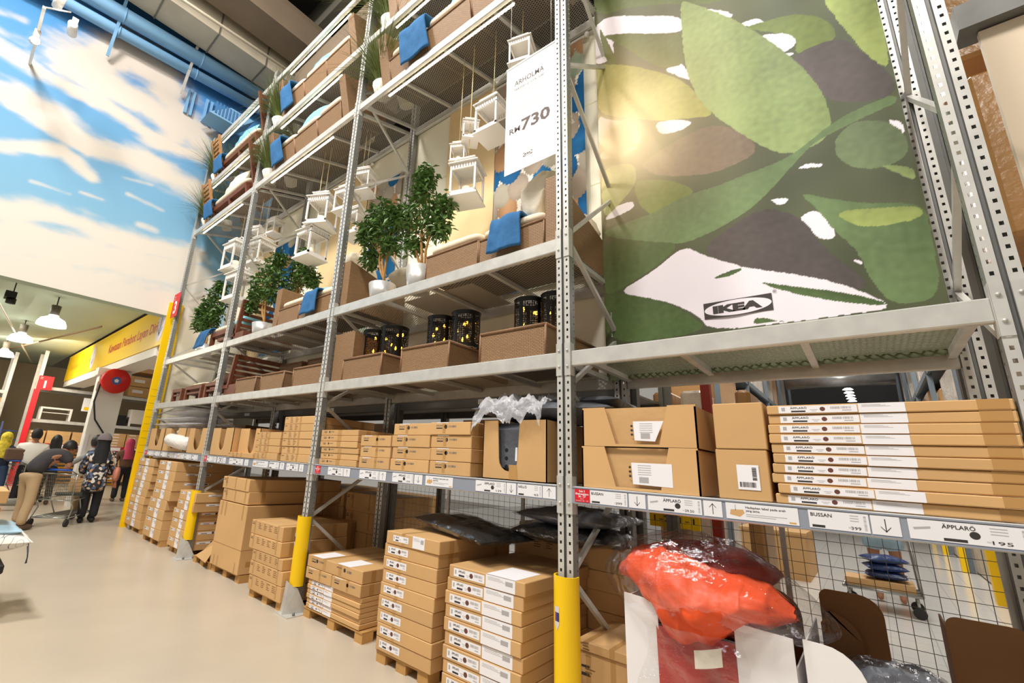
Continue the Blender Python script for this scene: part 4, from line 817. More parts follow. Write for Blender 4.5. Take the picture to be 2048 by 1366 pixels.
MB().box(-5.47, -5.15, .06, .85, L3, L3+.119).build('wooden_stool', brownw)
tag(bpy.data.objects['wooden_stool.001'] if 'wooden_stool.001' in bpy.data.objects and not bpy.data.objects['wooden_stool.001'].get('label') else [o for o in bpy.data.objects if o.name.startswith('wooden_stool') and not o.get('label')][0], 'dark wooden base under the slatted chair back on the third shelf', 'stool')

# ---- potted trees
potm = mk('brushed_pot', (206, 204, 200), .35, .5, nz=(2, .05)); potw = mk('white_ribbed_pot', (238, 232, 218), .6); soil = mk('soil', (60, 46, 34), .9)
def leafcloud(m, blobs, n, rr, size=.05):
    for i in range(n):
        bx, by, bz, br = rr.choice(blobs); 
        d = Vector((rr.gauss(0, 1), rr.gauss(0, 1), rr.gauss(0, 1))).normalized()*br*(rr.random()**.45); p = Vector((bx, by, bz))+Vector((d.x, d.y*.8, d.z*.9))
        a = rr.uniform(0, 2*PI); e = rr.uniform(-1.1, .3); u = Vector((math.cos(a)*math.cos(e), math.sin(a)*math.cos(e), math.sin(e))); w = u.cross(Vector((rr.gauss(0, .5), rr.gauss(0, .5), 1))).normalized(); s = size*rr.uniform(.7, 1.25); k = w.cross(u)*s*.12
        m.add([p, p+u*s*.45+w*s*.24+k, p+u*s, p+u*s*.45-w*s*.24+k], [(0, 1, 2), (0, 2, 3)])
def tree(x, y, z, pr, ph, blobs, stems, label, n=1500, seed=1, size=.078):
    rr = random.Random(seed); e = empty('potted_tree', (x, y, z), label=label, cat='potted plant', group='potted leafy trees on the third shelf')
    MB().lathe([(pr*.74, 0), (pr*.8, .004), (pr, ph), (pr*.93, ph), (pr*.9, ph-.02)], 28).build('pot', potm, e)
    MB().lathe([(pr*.88, ph-.03), (0, ph-.025)], 20).build('soil', soil, e)
    t = MB()
    for sx, sy, tx, ty, tz in stems:
        pts = [Vector((sx, sy, ph-.04)).lerp(Vector((tx, ty, tz)), k/6)+Vector((math.sin(k*1.5+sx*40)*.014, math.cos(k*1.3)*.012, 0)) for k in range(7)]; t.tube(pts, [.016-.0016*k for k in range(7)], 7)
        for q in range(4): bl = rr.choice(blobs); t.tube([pts[3+q % 3], Vector(pts[3+q % 3]).lerp(Vector(bl[:3]), .7)], .005, 4)
    t.build('stem', bark, e); m = MB(); leafcloud(m, blobs, n, rr, size); m.build('foliage', leafm, e); return e
tree(-2.2, .2, L3, .145, .2, [(-.3, 0, 1.0, .18), (-.1, .0, 1.1, .2), (.0, 0, .9, .22), (-.25, 0, .8, .2), (.12, 0, 1.0, .13), (-.3, .05, .6, .14), (.05, 0, .65, .14), (-.38, 0, .9, .12)], [(0, 0, -.05, 0, .9), (.03, .02, -.2, 0, .8), (-.02, 0, .1, 0, .85)], 'leafy tree in a silver pot just right of the middle upright, left of two', 1500, 3)
tree(-1.66, .22, L3, .14, .26, [(-.06, 0, 1.36, .13), (.02, 0, 1.26, .11), (-.2, 0, .98, .19), (.14, 0, .95, .18), (.3, 0, .86, .12), (-.02, 0, .78, .2), (.2, 0, .74, .15), (-.32, 0, .85, .15), (-.12, .0, .55, .14), (.25, 0, .6, .11), (-.08, 0, 1.15, .12)], [(0, 0, 0, 0, 1.1), (.02, .0, .2, 0, .85), (.0, 0, -.15, 0, .8)], 'taller leafy green tree in a silver pot, right one of two beside the near sofa', 1600, 4)
tree(-4.86, .2, L3, .15, .2, [(-.32, 0, .95, .22), (0, .0, 1.1, .22), (.15, 0, .9, .2), (-.2, 0, .7, .2), (-.45, 0, .75, .14), (.1, 0, .65, .15), (.2, 0, 1.18, .12), (-.5, 0, .55, .12)], [(0, 0, 0, 0, .9), (.03, 0, -.2, 0, .8)], 'leafy tree behind the wooden chair right of the far upright, pot partly hidden', 1700, 5)
tree(-4.6, .45, L3, .16, .26, [(.1, 0, 1.1, .2), (.3, 0, .95, .2), (.0, 0, .85, .2), (.5, 0, .8, .13), (.2, 0, 1.28, .12)], [(0, 0, .1, 0, 1.0), (.03, 0, .2, 0, .8)], 'leafy tree just left of the mid third-shelf sofa arm', 1300, 6)
tree(-7.15, .25, L3, .15, .2, [(-.2, 0, .9, .22), (.1, 0, 1.05, .25), (.2, 0, .75, .2), (-.35, 0, .65, .2), (0, 0, .6, .2), (.25, 0, 1.25, .14), (-.45, 0, .9, .14)], [(0, 0, 0, 0, .9), (.03, 0, .2, 0, .8)], 'leafy tree at the far end of the third shelf beside the yellow pillar', 2100, 8, .09)

# ---- hanging white lanterns
def lantern_proto(w, h, label):
    e = empty('hanging_lantern', label=label, cat='lantern', group='white lanterns hanging over the third shelf'); a = w/2; c_ = .018
    MB().box(-a*1.12, a*1.12, -a*1.12, a*1.12, 0, .014).box(-a, a, -a, a, .0142, .03).build('base_plate', whitep, e)
    f = MB()
    for sx in (-1, 1):
        for sy in (-1, 1): f.box(sx*a-c_/2-sx*c_/2, sx*a+c_/2-sx*c_/2, sy*a-c_/2-sy*c_/2, sy*a+c_/2-sy*c_/2, .03, h*.80)
    for s in (-1, 1):
        for k in range(8):
            t = -a+c_+(2*a-2*c_)*(k+.5)/8; f.box(t-.0085, t+.0085, s*a-.006-s*.006, s*a+.006-s*.006, h*.66, h*.78); f.box(s*a-.006-s*.006, s*a+.006-s*.006, t-.0085, t+.0085, h*.66, h*.78)
        for z0, z1 in ((.03, .055), (h*.655, h*.68), (h*.78, h*.80)): f.box(-a, a, s*a-.008-s*.008, s*a+.008-s*.008, z0, z1); f.box(s*a-.008-s*.008, s*a+.008-s*.008, -a, a, z0, z1)
    f.build('frame', whitep, e)
    MB().lathe([(a*1.62, h*.8), (a*1.62, h*.82), (a*1.0, h*.86), (a*1.0, h*.95), (a*1.15, h*.955), (a*1.15, h*.97), (a*.2, h*1.0)], 4, mi=0, sm=False).build('roof', whitep, e).rotation_euler = (0, 0, PI/4)
    r = MB(); r.tube([(a*.5*math.cos(t*PI/8), 0, h*.99+a*.5*math.sin(t*PI/8)) for t in range(-1, 10)], .006, 6); r.build('handle', whitep, e)
    MB().lathe([(a*.36, .03), (a*.36, h*.34), (0, h*.34)], 16).build('candle', mk('candle_wax', (246, 232, 200), .6), e)
    return e
def hang(pr, x, y, z, zt, sc, label, rz=.3):
    e = dup(pr, (x, y, z), rz, 0, label); e.scale = (sc, sc, sc)
    s = MB(); h = .42*sc
    s.tube([(x, y, z+h+.04), (x+.005, y, zt)], .004, 5); o = s.build('cord', mk('cream_cord', (226, 210, 160), .7)); o.parent = e; bpy.context.view_layer.update(); o.matrix_parent_inverse = e.matrix_world.inverted(); return e
lp = lantern_proto(.25, .42, 'x')
zc = LV[3]
HL = [(-.9, .32, 4.45, 1.0, .05, 'large white lantern seen from below just left of the hanging price sign'), (-1.2, .34, 4.55, .62, .8, 'small white lantern, upper one of the stepped pair left of the large lantern'), (-1.34, .34, 4.35, .6, .5, 'small white lantern just below the stepped upper one'), (-1.17, .3, 3.84, 1.05, .35, 'white lantern hanging lowest in front of the beige cloth right of the trees'), (-.56, .3, 5.02, .8, .3, 'white lantern half hidden behind the top of the price sign'), (-.35, .55, 4.5, .9, 0, 'white lantern hidden behind the left edge of the price sign'),
      (-3.82, .3, 4.42, 1.25, .5, 'large white lantern left of the middle upright, the higher of the big two'), (-3.98, .3, 3.98, 1.25, .1, 'white lantern directly below the big one left of the middle upright'), (-3.27, .32, 4.46, .95, .2, 'white lantern just left of the middle upright, its base behind the steel'), (-3.12, .4, 4.1, 1.0, .2, 'white lantern partly behind the middle upright'), (-3.1, .45, 4.75, .9, .4, 'smaller white lantern high behind the middle upright'),
      (-5.98, .35, 4.82, .85, .4, 'upper white lantern right of the far upright'), (-5.72, .35, 4.36, 1.25, .2, 'lower white lantern right of the far upright'), (-5.8, .55, 5.05, .8, .2, 'small white lantern highest right of the far upright'), (-6.55, .3, 4.45, 1.45, .1, 'large white lantern left of the far upright, the upper one'), (-6.35, .35, 3.85, 1.45, .1, 'large white lantern left of the far upright, the lower one')]
for i, (x, y, z_, sc, rz, lb) in enumerate(HL):
    if i == 0:
        hang(lp, x, y, z_, zc+.07*(y/.33), sc, lb, rz)
    else: hang(lp, x, y, z_, zc+.05, sc, lb, rz)
for o in list(lp.children): bpy.data.objects.remove(o)
bpy.data.objects.remove(lp)

# ---- cloth banners on the back panels
beige = mk('beige_cloth', (238, 208, 158), .9, nz=(3, .04))
def cloth(x0, x1, z0, z1, y, mat, name, label, cat='hanging cloth', grp=None, cols=None, nu=60, nv=110, wave=.012):
    m = MB(); m.grid(lambda u, v: (x0+(x1-x0)*u, y+wave*math.sin(u*7+x0)*(1-v*.6), z0+(z1-z0)*v), nu, nv); o = tag(m.build(name, mat, solid=0), label, cat, grp)
    if cols is not None: setcol(o, cols(nu, nv))
    r = MB().tube([(x0-.04, y-.01, z1+.005), (x1+.04, y-.01, z1+.005)], .012, 8)
    for xx in (x0-.05, x1+.05): r.lathe([(0, -.03), (.022, -.02), (.03, 0), (.022, .02), (0, .03)], 10, (xx, y-.01, z1+.005))
    r.build('hanging_rod', whitep, o); return o
def dots(seed, w, h):
    def f(nu, nv):
        rr = random.Random(seed); pal = [(38, 112, 168), (38, 112, 168), (30, 96, 150), (176, 190, 166), (180, 164, 148), (196, 152, 112), (186, 178, 160), (36, 104, 160)]
        U, V = np.meshgrid(np.linspace(0, w, nu+1), np.linspace(0, h, nv+1)); c_ = np.zeros((nv+1, nu+1, 3))+lin((244, 238, 224))
        y_ = 0; k = 0
        while y_ < h+.15:
            x_ = -.05+(k % 2)*.13
            while x_ < w+.1:
                cx, cy, r = x_+rr.uniform(-.03, .03), y_+rr.uniform(-.03, .03), rr.uniform(.12, .155); p_ = rr.choice(pal); d = np.hypot(U-cx, (V-cy)*.86); ang = np.arctan2(V-cy, U-cx)
                edge = r*(1+.04*np.sin(ang*23)); mk_ = d < edge; sh = np.clip((edge-d)/.05, 0, 1)[..., None]; base = lin(p_)
                c_ = np.where(mk_[..., None], base*(.82+.18*sh), c_); x_ += .265
            y_ += .225; k += 1
        return c_.reshape(-1, 3)
    return f
cloth(-2.12, -1.36, 3.1, 5.86, .985, beige, 'beige_cloth', 'plain beige cloth banner hanging behind the lanterns left of the price sign', 'hanging cloth', 'cloth banners')
cloth(-1.35, -.26, 3.1, 5.78, .98, cloth_p, 'patterned_cloth', 'cloth banner with big blue and sage dots behind the near sofa', 'hanging cloth', 'cloth banners', dots(5, 1.1, 2.5), 110, 220)
cloth(-4.95, -3.78, 3.05, 5.8, .985, beige, 'beige_cloth', 'yellowish beige cloth banner left of the middle upright', 'hanging cloth', 'cloth banners')
cloth(-3.72, -2.98, 3.05, 5.35, .98, cloth_p, 'patterned_cloth', 'blue dotted cloth banner seen through the middle upright frame', 'hanging cloth', 'cloth banners', dots(8, .8, 2.5), 90, 200)
cloth(-7.3, -6.6, 3.05, 5.75, .985, beige, 'beige_cloth', 'beige cloth banner right of the far upright, partly behind lanterns', 'hanging cloth', 'cloth banners')
cloth(-6.55, -5.8, 3.05, 5.2, .98, cloth_p, 'patterned_cloth', 'blue dotted cloth banner above the tree right of the far upright', 'hanging cloth', 'cloth banners', dots(11, .8, 2.5), 90, 200)

# ---- price sign and the big leaf banner
ps = empty('price_sign', (-.295, .02, 3.69), label='white hanging price sign reading ARHOLMA RM 730 left of the near upright', cat='sign')
q = MB().box(-.232, .235, 0, .004, 0, 1.065); q.build('sign_board', mk('sign_white', (252, 251, 250), .5), ps)
SI = [mk('sign_ink', (78, 60, 54), .6), mk('sign_ink_pale', (196, 188, 184), .6), mk('sign_white', (0, 0, 0))]
t = MB(); u, v = (1, 0, 0), (0, 0, 1)
t.text('ARHOLMA', (-.15, 0, .845), u, v, .072, 0, width=.285, bold=.018); t.text("Seksyen p'jura, luar", (-.15, 0, .795), u, v, .042, 0, width=.29, bold=.008)
t.build('product_name', SI, ps); t = MB()
def pline(z_, w_): t.quad([(-.15, -.0008, z_), (-.15+w_, -.0008, z_), (-.15+w_, -.0008, z_+.006), (-.15, -.0008, z_+.006)], 1)
for k in range(4): pline(.765-.02*k, .27-.02*(k % 3))
t.text('Corner section, outdoor', (-.15, 0, .655), u, v, .032, 1, width=.28)
for k in range(4): pline(.63-.02*k, .25-.02*(k % 3))
t.build('fine_print', SI, ps); t = MB()
t.text('RM', (-.19, 0, .375), u, v, .075, 0, width=.105, bold=.02); t.text('730', (-.075, 0, .365), u, v, .15, 0, width=.265, bold=.03)
def oval(m, cx, cz, w, h, y, mi_d, mi_w, bold=.05):
    m.quad([(cx-w/2, y, cz-h/2), (cx+w/2, y, cz-h/2), (cx+w/2, y, cz+h/2), (cx-w/2, y, cz+h/2)], mi_d)
    m.quad([(cx+w*.49*math.cos(a*PI/20), y-.0008, cz+h*.46*math.sin(a*PI/20)) for a in range(40)], mi_w)
    m.text('IKEA', (cx, y-.0008, cz-h*.21), (1, 0, 0), (0, 0, 1), h*.6, mi_d, width=w*.72, center=True, bold=bold)
t.build('price', SI, ps); t = MB(); oval(t, -.01, .12, .085, .036, -.001, 0, 2); t.build('logo', SI, ps)
MB().tube([(-.2, .002, 1.065), (-.2, .002, 1.93)], .002, 4).tube([(.2, .002, 1.065), (.2, .002, 1.93)], .002, 4).build('hanging_wire', steel, ps)
MB().box(-.235, .238, -.004, .008, 1.055, 1.07).build('sign_rail', steel, ps)
bn = MB(); bx0, bx1, bz0, bz1 = -.072, 1.815, 2.10, 6.6; NU, NV = 330, 760
bn.grid(lambda u, v: (bx0+(bx1-bx0)*u, .85+.004*math.sin(u*30), bz0+(bz1-bz0)*v), NU, NV)
def leafcols():
    X, Z = np.meshgrid(np.linspace(bx0, bx1, NU+1), np.linspace(bz0, bz1, NV+1)); pal = dict(W=(246, 238, 246), A=(108, 124, 58), B=(84, 100, 48), C=(120, 104, 86), D=(150, 164, 92), E=(158, 160, 78), F=(86, 78, 76), G=(138, 156, 98), H=(108, 124, 88), I=(104, 126, 82), J=(82, 104, 58))
    wob = np.zeros_like(X); n1 = np.zeros_like(X); n2 = np.zeros_like(X)
    for j in range(0, NV+1):
        for i in range(0, NU+1):
            x_, z_ = X[j, i], Z[j, i]; n1[j, i] = mnoise.noise(Vector((x_*3.1, z_*3.1, 1))); n2[j, i] = mnoise.noise(Vector((x_*26, z_*26, 4)))
    jx = X+n2*.004; jz = Z+n2*.004
    c_ = np.zeros(X.shape+(3,))+lin((82, 88, 62)); c_ *= (1+.3*n1)[..., None]
    def inside(P_):
        r = np.zeros(X.shape, bool); n = len(P_)
        for a in range(n):
            xa, za = P_[a]; xb, zb = P_[(a+1) % n]
            if za == zb: continue
            cond = ((za > jz) != (zb > jz)) & (jx < (xb-xa)*(jz-za)/(zb-za)+xa); r ^= cond
        return r
    def smooth(P_, it=2):
        for _ in range(it):
            o = []
            for a in range(len(P_)):
                p, q_ = P_[a], P_[(a+1) % len(P_)]; o += [(p[0]*.78+q_[0]*.22, p[1]*.78+q_[1]*.22), (p[0]*.22+q_[0]*.78, p[1]*.22+q_[1]*.78)]
            P_ = o
        return P_
    for k, P_ in LEAF:
        ins = inside(smooth(P_)); col = lin(pal[k])
        if k == 'W': c_[ins] = col; continue
        # distance along the leaf gives the printed leaf its own two tones and veins
        A_ = np.array(P_); ctr = A_.mean(0); cov = np.cov((A_-ctr).T); w_, v_ = np.linalg.eigh(cov); ax = v_[:, 1]; nx = v_[:, 0]; s_ = (X-ctr[0])*nx[0]+(Z-ctr[1])*nx[1]; t_ = (X-ctr[0])*ax[0]+(Z-ctr[1])*ax[1]
        sd = math.sqrt(max(w_[0], 1e-4)); f_ = 1+.22*np.clip(s_/(1.5*sd), -1, 1)+.16*n2+.18*n1+.02*np.sin((t_+abs(s_)*.8)*60)
        c_[ins] = (col*np.clip(f_, .3, 1.8)[..., None])[ins]
    # the printed photograph's own sun
    d = np.hypot(X-.12, (Z-4.25)*.8); g = np.exp(-(d/.42)**2)[..., None]*.75+np.exp(-(d/.13)**2)[..., None]; g = np.clip(g, 0, 1)
    c_ = c_*(1-g)+lin((255, 236, 190))*g; hz = np.clip(1-(X-.1)/1.1, 0, 1)[..., None]*np.exp(-((Z-4.4)/1.0)**2)[..., None]*.28; c_ = c_*(1-hz)+lin((236, 190, 120))*hz
    return np.clip(c_, 0, 1).reshape(-1, 3)
bo = bn.build('leaf_banner', [printm]); tag(bo, 'huge printed banner of green leaves and low sun behind the right-hand rack bay', 'banner'); setcol(bo, leafcols())
bi = [mk('banner_ink', (60, 54, 50), .5), mk('banner_pale', (246, 238, 246), .5)]
t = MB(); oval(t, .853, 2.543, .40, .117, .843, 0, 1, .07); t.build('logo', bi, bo); MB().text('®', (1.06, .843, 2.60), u, v, .03, 0).build('trademark', bi, bo); MB().text('© Inter IKEA Systems B.V. 2008', (-.02, .843, 2.66), (0, 0, -1), (1, 0, 0), .016, 1).build('copyright_line', bi, bo)
# bay sign "3" and "1", red hose reel
def redsign(x, y, z, w, h, num, label, face=None, par=None):
    e = empty('bay_sign', (x, y, z), rz=face or 0, label=label, cat='sign', group='red bay number signs'); MB().box(-w/2, w/2, 0, .006, 0, h).build('sign_board', red, e)
    m = MB(); m.text(num, (0, 0, h*.16), u, v, h*.72, 0, center=True, bold=.03); m.text('Rak', (-w*.38, 0, h*.84), u, v, h*.1, 0); m.text('Rack', (-w*.38, 0, h*.75), u, v, h*.07, 0); m.build('sign_number', white, e); return e
redsign(-8.30, -.03, 3.83, .36, .49, '3', 'red sign with number 3 on the farthest upright')
# ---- upper tilted displays
ANG = math.atan2(TILT, D)
def tiltroot(name, x, z, label, cat, group, y=.03):
    return empty(name, (x, y, z+y*TILT/D+.004), rx=ANG, label=label, cat=cat, group=group)
def grasspot(x, z, y, label, seed, hh=1.0):
    rr = random.Random(seed); e = tiltroot('potted_grass', x, z, label, 'potted plant', 'potted ornamental grasses on the upper shelves', y)
    m = MB(); n = 26
    prof = [(.085, 0), (.09, .004), (.112, .19), (.107, .195), (.1, .18)]
    m.lathe(prof, n); 
    for k in range(13): a = 2*PI*k/13; m.tube([(.088*math.cos(a), .088*math.sin(a), .01), (.111*math.cos(a), .111*math.sin(a), .185)], .006, 5)
    m.build('pot', potw, e)
    g = MB()
    for k in range(520):
        a = rr.uniform(0, 2*PI); r0 = rr.uniform(0, .085); L_ = hh*rr.uniform(.5, .95); sp_ = rr.uniform(.2, 1.25); w = rr.uniform(.0035, .006)
        dx, dy = math.cos(a), math.sin(a); pts = []
        for q in range(6): t_ = q/5; pts.append(Vector((max(dx*(r0+sp_*L_*t_**1.5), -8.52-x), dy*(r0+sp_*L_*t_**1.5)*.6-.05*t_*L_, .15+L_*t_*(1-.22*sp_*t_*2))))
        sd = Vector((-dy, dx, 0))*w; vs = []
        for q, p in enumerate(pts): s_ = sd*(1-q/5.3); vs += [p-s_, p+s_]
        g.add(vs, [(2*q, 2*q+1, 2*q+3, 2*q+2) for q in range(5)])
    g.build('grass_foliage', grassm, e); return e
def upper(bay, lvl, items):
    z = LV[lvl]; loc = ('far', 'middle', 'near')[bay]; ll = {3: 'fourth', 4: 'fifth'}[lvl]; w = '%s bay of %s shelf' % (loc, ll)
    for it in items:
        k, x0, x1 = it[:3]
        if k == 'grass':
            grasspot(x0, z, .16, 'ornamental grass in a white ribbed pot, front one, '+w, int(-x0*10+lvl)); grasspot(x0+.05, z, .5, 'ornamental grass in a white ribbed pot, rear one, '+w, int(-x0*13+lvl))
        elif k == 'sofa':
            e = tiltroot('wicker_sofa', 0, z, 'brown wicker sofa seen from below in '+w, 'sofa', gs)
            for a, b in it[3]: sofa_mod(e, a, b, .0, .62, .26)
            for (a, b, zz) in it[4]: wpanel(e, a, b, .0, .66, 0, zz, zz, 'armrest')
            for q_, (a, b) in enumerate(it[3]):
                c_ = cushion(a, b, .0, .6, 0, .12, None, None); c_.rotation_euler = (ANG, 0, 0); v_ = Matrix.Rotation(ANG, 3, 'X') @ Vector((0, .32, .265)); c_.location = ((a+b)/2, .03+v_.y, z+.012+v_.z); tag(c_, 'cream seat cushion, %s along %s' % (['first', 'second', 'third', 'fourth'][q_], w), 'cushion', gc)
        elif k == 'bench':
            e = tiltroot('wooden_bench', 0, z, 'reddish wooden bench seen from below in '+w, 'bench', 'wooden benches with cushions'); MB().box(x0, x1, 0, .6, .12, .19).build('seat', brownw, e)
            for a in (x0, (x0+x1)/2, x1-.06): MB().box(a, a+.06, 0, .06, 0, .119).box(a, a+.06, .54, .6, 0, .119).build('leg', brownw, e)
            c_ = cushion(x0, x1, .0, .6, 0, .13, None, None); c_.rotation_euler = (ANG, 0, 0); v_ = Matrix.Rotation(ANG, 3, 'X') @ Vector((0, .32, .2)); c_.location = ((x0+x1)/2, .03+v_.y, z+.012+v_.z); tag(c_, 'long cream bench cushion in '+w, 'cushion', gc)
        elif k == 'towel':
            e = tiltroot('folded_towel', 0, z, 'blue towel folded over the sofa front in '+w, 'towel', gt); towel(x0, x1, -.02, .02, .41 if len(it) < 4 else it[3], .3, None, None, par=e); 
            tw = e.children[0]; tw.name = 'towel_cloth'
        elif k == 'pillow':
            c_ = pillow((x0+x1)/2, .17, z+.60, (x1-x0)/2, .25, .10, it[3], 'scatter_cushion', it[4]+' in '+w, 'cushion', rx=ANG+1.0, seed=int(-x0*9))
        elif k == 'slat':
            e = tiltroot('slatted_chair', x0, z, 'slatted wooden armrest beside the grass in '+w, 'chair', 'slatted wooden chairs')
            for a in (0, x1-x0-.05): MB().box(a, a+.05, 0, .04, 0, .8).build('post', lightw, e)
            for q_ in range(8): MB().box(.05, x1-x0-.05, .005, .03, .12+q_*.085, .165+q_*.085).build('slat', lightw, e)
        elif k == 'chairback':
            e = tiltroot('slatted_chair', x0, z, 'dark wooden chair back edge-on at right end of '+w, 'chair', 'slatted wooden chairs'); MB().box(0, .05, .02, .07, 0, .85).build('post', brownw, e); MB().box(0, .05, .6, .65, 0, .85).build('post', brownw, e)
            for q_ in range(6): MB().box(.01, .035, .07, .6, .2+q_*.11, .26+q_*.11).build('slat', brownw, e)
for lv in (3, 4):
    upper(0, lv, [('grass', -7.98, 0), ('slat', -7.80, -7.42), ('bench', -7.42, -5.95), ('towel', -7.62, -7.3, .33), ('pillow', -7.2, -6.55, teal if lv == 4 else cream, 'round pale cushion'), ('chairback', -5.78, 0)])
    upper(1, lv, [('grass', -5.38, 0), ('sofa', 0, 0, [(-4.92, -4.35), (-4.34, -3.74), (-3.73, -3.17)], [(-5.06, -4.93, .62), (-3.16, -3.03, .56)]), ('towel', -4.95, -4.62), ('pillow', -4.5, -3.9, teal, 'pale teal scatter cushion')])
    upper(2, lv, [('grass', -2.5, 0), ('sofa', 0, 0, [(-2.2, -1.6), (-1.59, -.98), (-.97, -.36)], [(-2.36, -2.21, .62), (-.35, -.2, .62)]), ('towel', -1.93, -1.55), ('pillow', -1.42, -.95, teal, 'pale teal scatter cushion')])
for x, y in ((-1.02, .3), (-.75, .32)): pierced(x, y, .12, .4, LV[3]+.42, 'pierced black metal lantern on the near fourth-shelf sofa, '+('left' if x < -1 else 'right')+' of two')
# LED strips under the front beams
for lvl in (3, 4, 5):
    for bay, (xa, xb) in enumerate(((-7.92, -6.15), (-5.12, -3.4), (-2.27, -.5))):
        m = MB().box(xa, xb, .062, .082, LV[lvl]-.118, LV[lvl]-.106); o = m.build('light_channel', whitep); tag(o, 'LED strip light under the %s shelf front beam, %s bay' % (('fourth', 'fifth', 'sixth')[lvl-3], ('far', 'middle', 'near')[bay]), 'strip light', 'LED strip lights')
        n = 44; g = MB()
        for k in range(n): a = xa+(xb-xa)*k/n; g.box(a, a+(xb-xa)/n*.72, .06, .084, LV[lvl]-.126, LV[lvl]-.119)
        g.build('light_diffuser', led, o)
# ------------------------------------------------------------------ red bagged chair in the white display bins (lower right)
whb = mk('white_bin', (240, 238, 238), .5)
def wbin(x0, x1, ua, ub, label, ztl, ztr, zback, rnd=False):
    e = empty('display_bin', (0, 0, FZ), label=label, cat='bin', group='white display bins with brown insides'); o_ = -FZ
    m = MB(); 
    if ua: m.prism([(x0, 0, 0), (x0, 0, ztl+o_), (ua, 0, ztl-.01+o_), (ua, 0, .45), (ub, 0, .45), (ub, 0, ztr+.0+o_), (x1, 0, ztr-.012+o_), (x1, 0, 0)][::-1], (0, .008, 0))
    else:
        pts = [(x0, 0, 0), (x0, 0, ztl+o_)]+[(x1-.13+.13*math.sin(a*PI/12), 0, ztr-.13+.13*math.cos(a*PI/12)+o_) for a in range(7)]+[(x1, 0, 0)]; m.prism(pts[::-1], (0, .008, 0))
    m.build('front_panel', whb, e)
    m = MB().box(x0, x0+.006, .008, .56, 0, ztl+o_-.02).box(x1-.006, x1, .008, .56, 0, ztr+o_-.13); m.build('side_panel', whb, e)
    pts = [(x0+.02, .562, 0), (x0+.02, .562, zback-.06+o_)]+[(x0+.06+.0*a, .562, zback+o_) for a in range(1)]+[(x1-.15+.13*math.sin(a*PI/12), .562, zback-.12+.12*math.cos(a*PI/12)+o_) for a in range(7)]+[(x1-.02, .562, 0)]
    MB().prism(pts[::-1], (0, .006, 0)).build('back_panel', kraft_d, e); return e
wbin(.335, 1.045, .50, .83, 'white display bin holding the red chair in clear film, left of the two', .8, .78, .86)
wbin(1.078, 1.27, None, None, 'narrow white display bin with a rounded corner right of the red bagged chair', .777, .775, .80)
for (x0, x1, y, zt, lb, ex) in ((1.10, 1.34, .62, .89, 'tall brown cardboard divider with rounded corner behind the narrow white bin', .16), (1.53, 1.80, .42, .90, 'brown cardboard display with rounded corner at the lower right corner of the picture', .05)):
    e = MB(); h = zt-FZ
    fr = [(x0, y, FZ)]+[(x0+.04-.04*math.cos(a*PI/12), y, zt-.04+.04*math.sin(a*PI/12)) for a in range(7)]+[(x1-.09+.09*math.sin(a*PI/12), y+.0, zt-.09+.09*math.cos(a*PI/12)) for a in range(7)]+[(x1, y, FZ)]
    e.prism(fr[::-1], (0, .007, 0)); e.box(x0, x0+.007, y+.008, y+.32, FZ, zt-.05)
    if ex < .1: e.box(x1-.007, x1, y-.5, y-.001, FZ, zt-.05)
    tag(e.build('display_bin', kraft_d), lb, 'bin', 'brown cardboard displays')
redf = mk('red_orange_fabric', (240, 86, 34), .5, nz=(6, .08), bump=(10, .3, .02)); redd = mk('red_chair_base', (184, 62, 50), .5, nz=(6, .05))
rc = empty('bagged_chair', (0, 0, FZ), label='red-orange padded chair wrapped in clear plastic standing in the white bin', cat='chair')
m = MB()
def blob(c_, s, seed, amp=.12, k=1.6):
    def f(u, v):
        a = 2*PI*u; b = PI*(v-.5); d = Vector((math.cos(b)*math.cos(a), math.cos(b)*math.sin(a), math.sin(b))); n_ = 1+amp*fbm(d.x*k+seed, d.y*k, d.z*k+seed)*1.6+amp*.35*fbm(d.x*5+seed, d.y*5, d.z*5, 3)
        return (c_[0]+d.x*s[0]*n_, c_[1]+d.y*s[1]*n_, c_[2]+d.z*s[2]*n_)
    return f
def strip(path, name, mat, seed):
    """closed puffy shape from (x, z_low, z_high, y_front, y_back) sections"""
    m = MB(); n = 22; V_ = []; K = len(path)
    def sec(t):
        s = t*(K-1); i = min(int(s), K-2); f_ = s-i; f_ = f_*f_*(3-2*f_); return [path[i][q]*(1-f_)+path[i+1][q]*f_ for q in range(5)]
    def f(u, v):
        x, zl, zh, yf, yb = sec(v); e = max(.02, math.sin(PI*min(max(v, .02), .98)))**.26; a = 2*PI*u
        n_ = 1+.16*fbm(x*6+seed, math.cos(a)*1.6, math.sin(a)*1.6)-.10*abs(fbm(x*11, math.cos(a)*2.4, math.sin(a)*2.4+seed))
        return (x+.015*fbm(a, x*6, seed), (yf+yb)/2+(yf-yb)/2*math.sin(a)*e*n_, (zl+zh)/2+(zh-zl)/2*math.cos(a)*e*n_-FZ)
    m.grid(f, 44, 60); return m.build(name, mat, rc)
strip([(.255, .80, .95, .06, .42), (.33, .79, 1.04, .0, .48), (.42, .70, 1.075, -.05, .5), (.52, .63, 1.07, -.1, .5), (.62, .60, 1.03, -.12, .5), (.72, .62, .99, -.12, .46), (.80, .68, .965, -.1, .44), (.88, .735, .975, -.1, .42), (.97, .75, .965, -.1, .36), (1.05, .78, .90, -.04, .3)], 'chair_cushion', redf, 3)
m = MB(); m.grid(blob((.66, .24, 1.04), (.26, .2, .055), 5, .05), 30, 16); m.grid(blob((.76, .22, .99), (.24, .2, .08), 9, .06), 30, 16); 
mo_ = m.build('chair_back_padding', mk('dark_red_fabric', (150, 42, 38), .6, bump=(24, .6, .012)), rc); mo_.location = (0, .1, -FZ-.03)
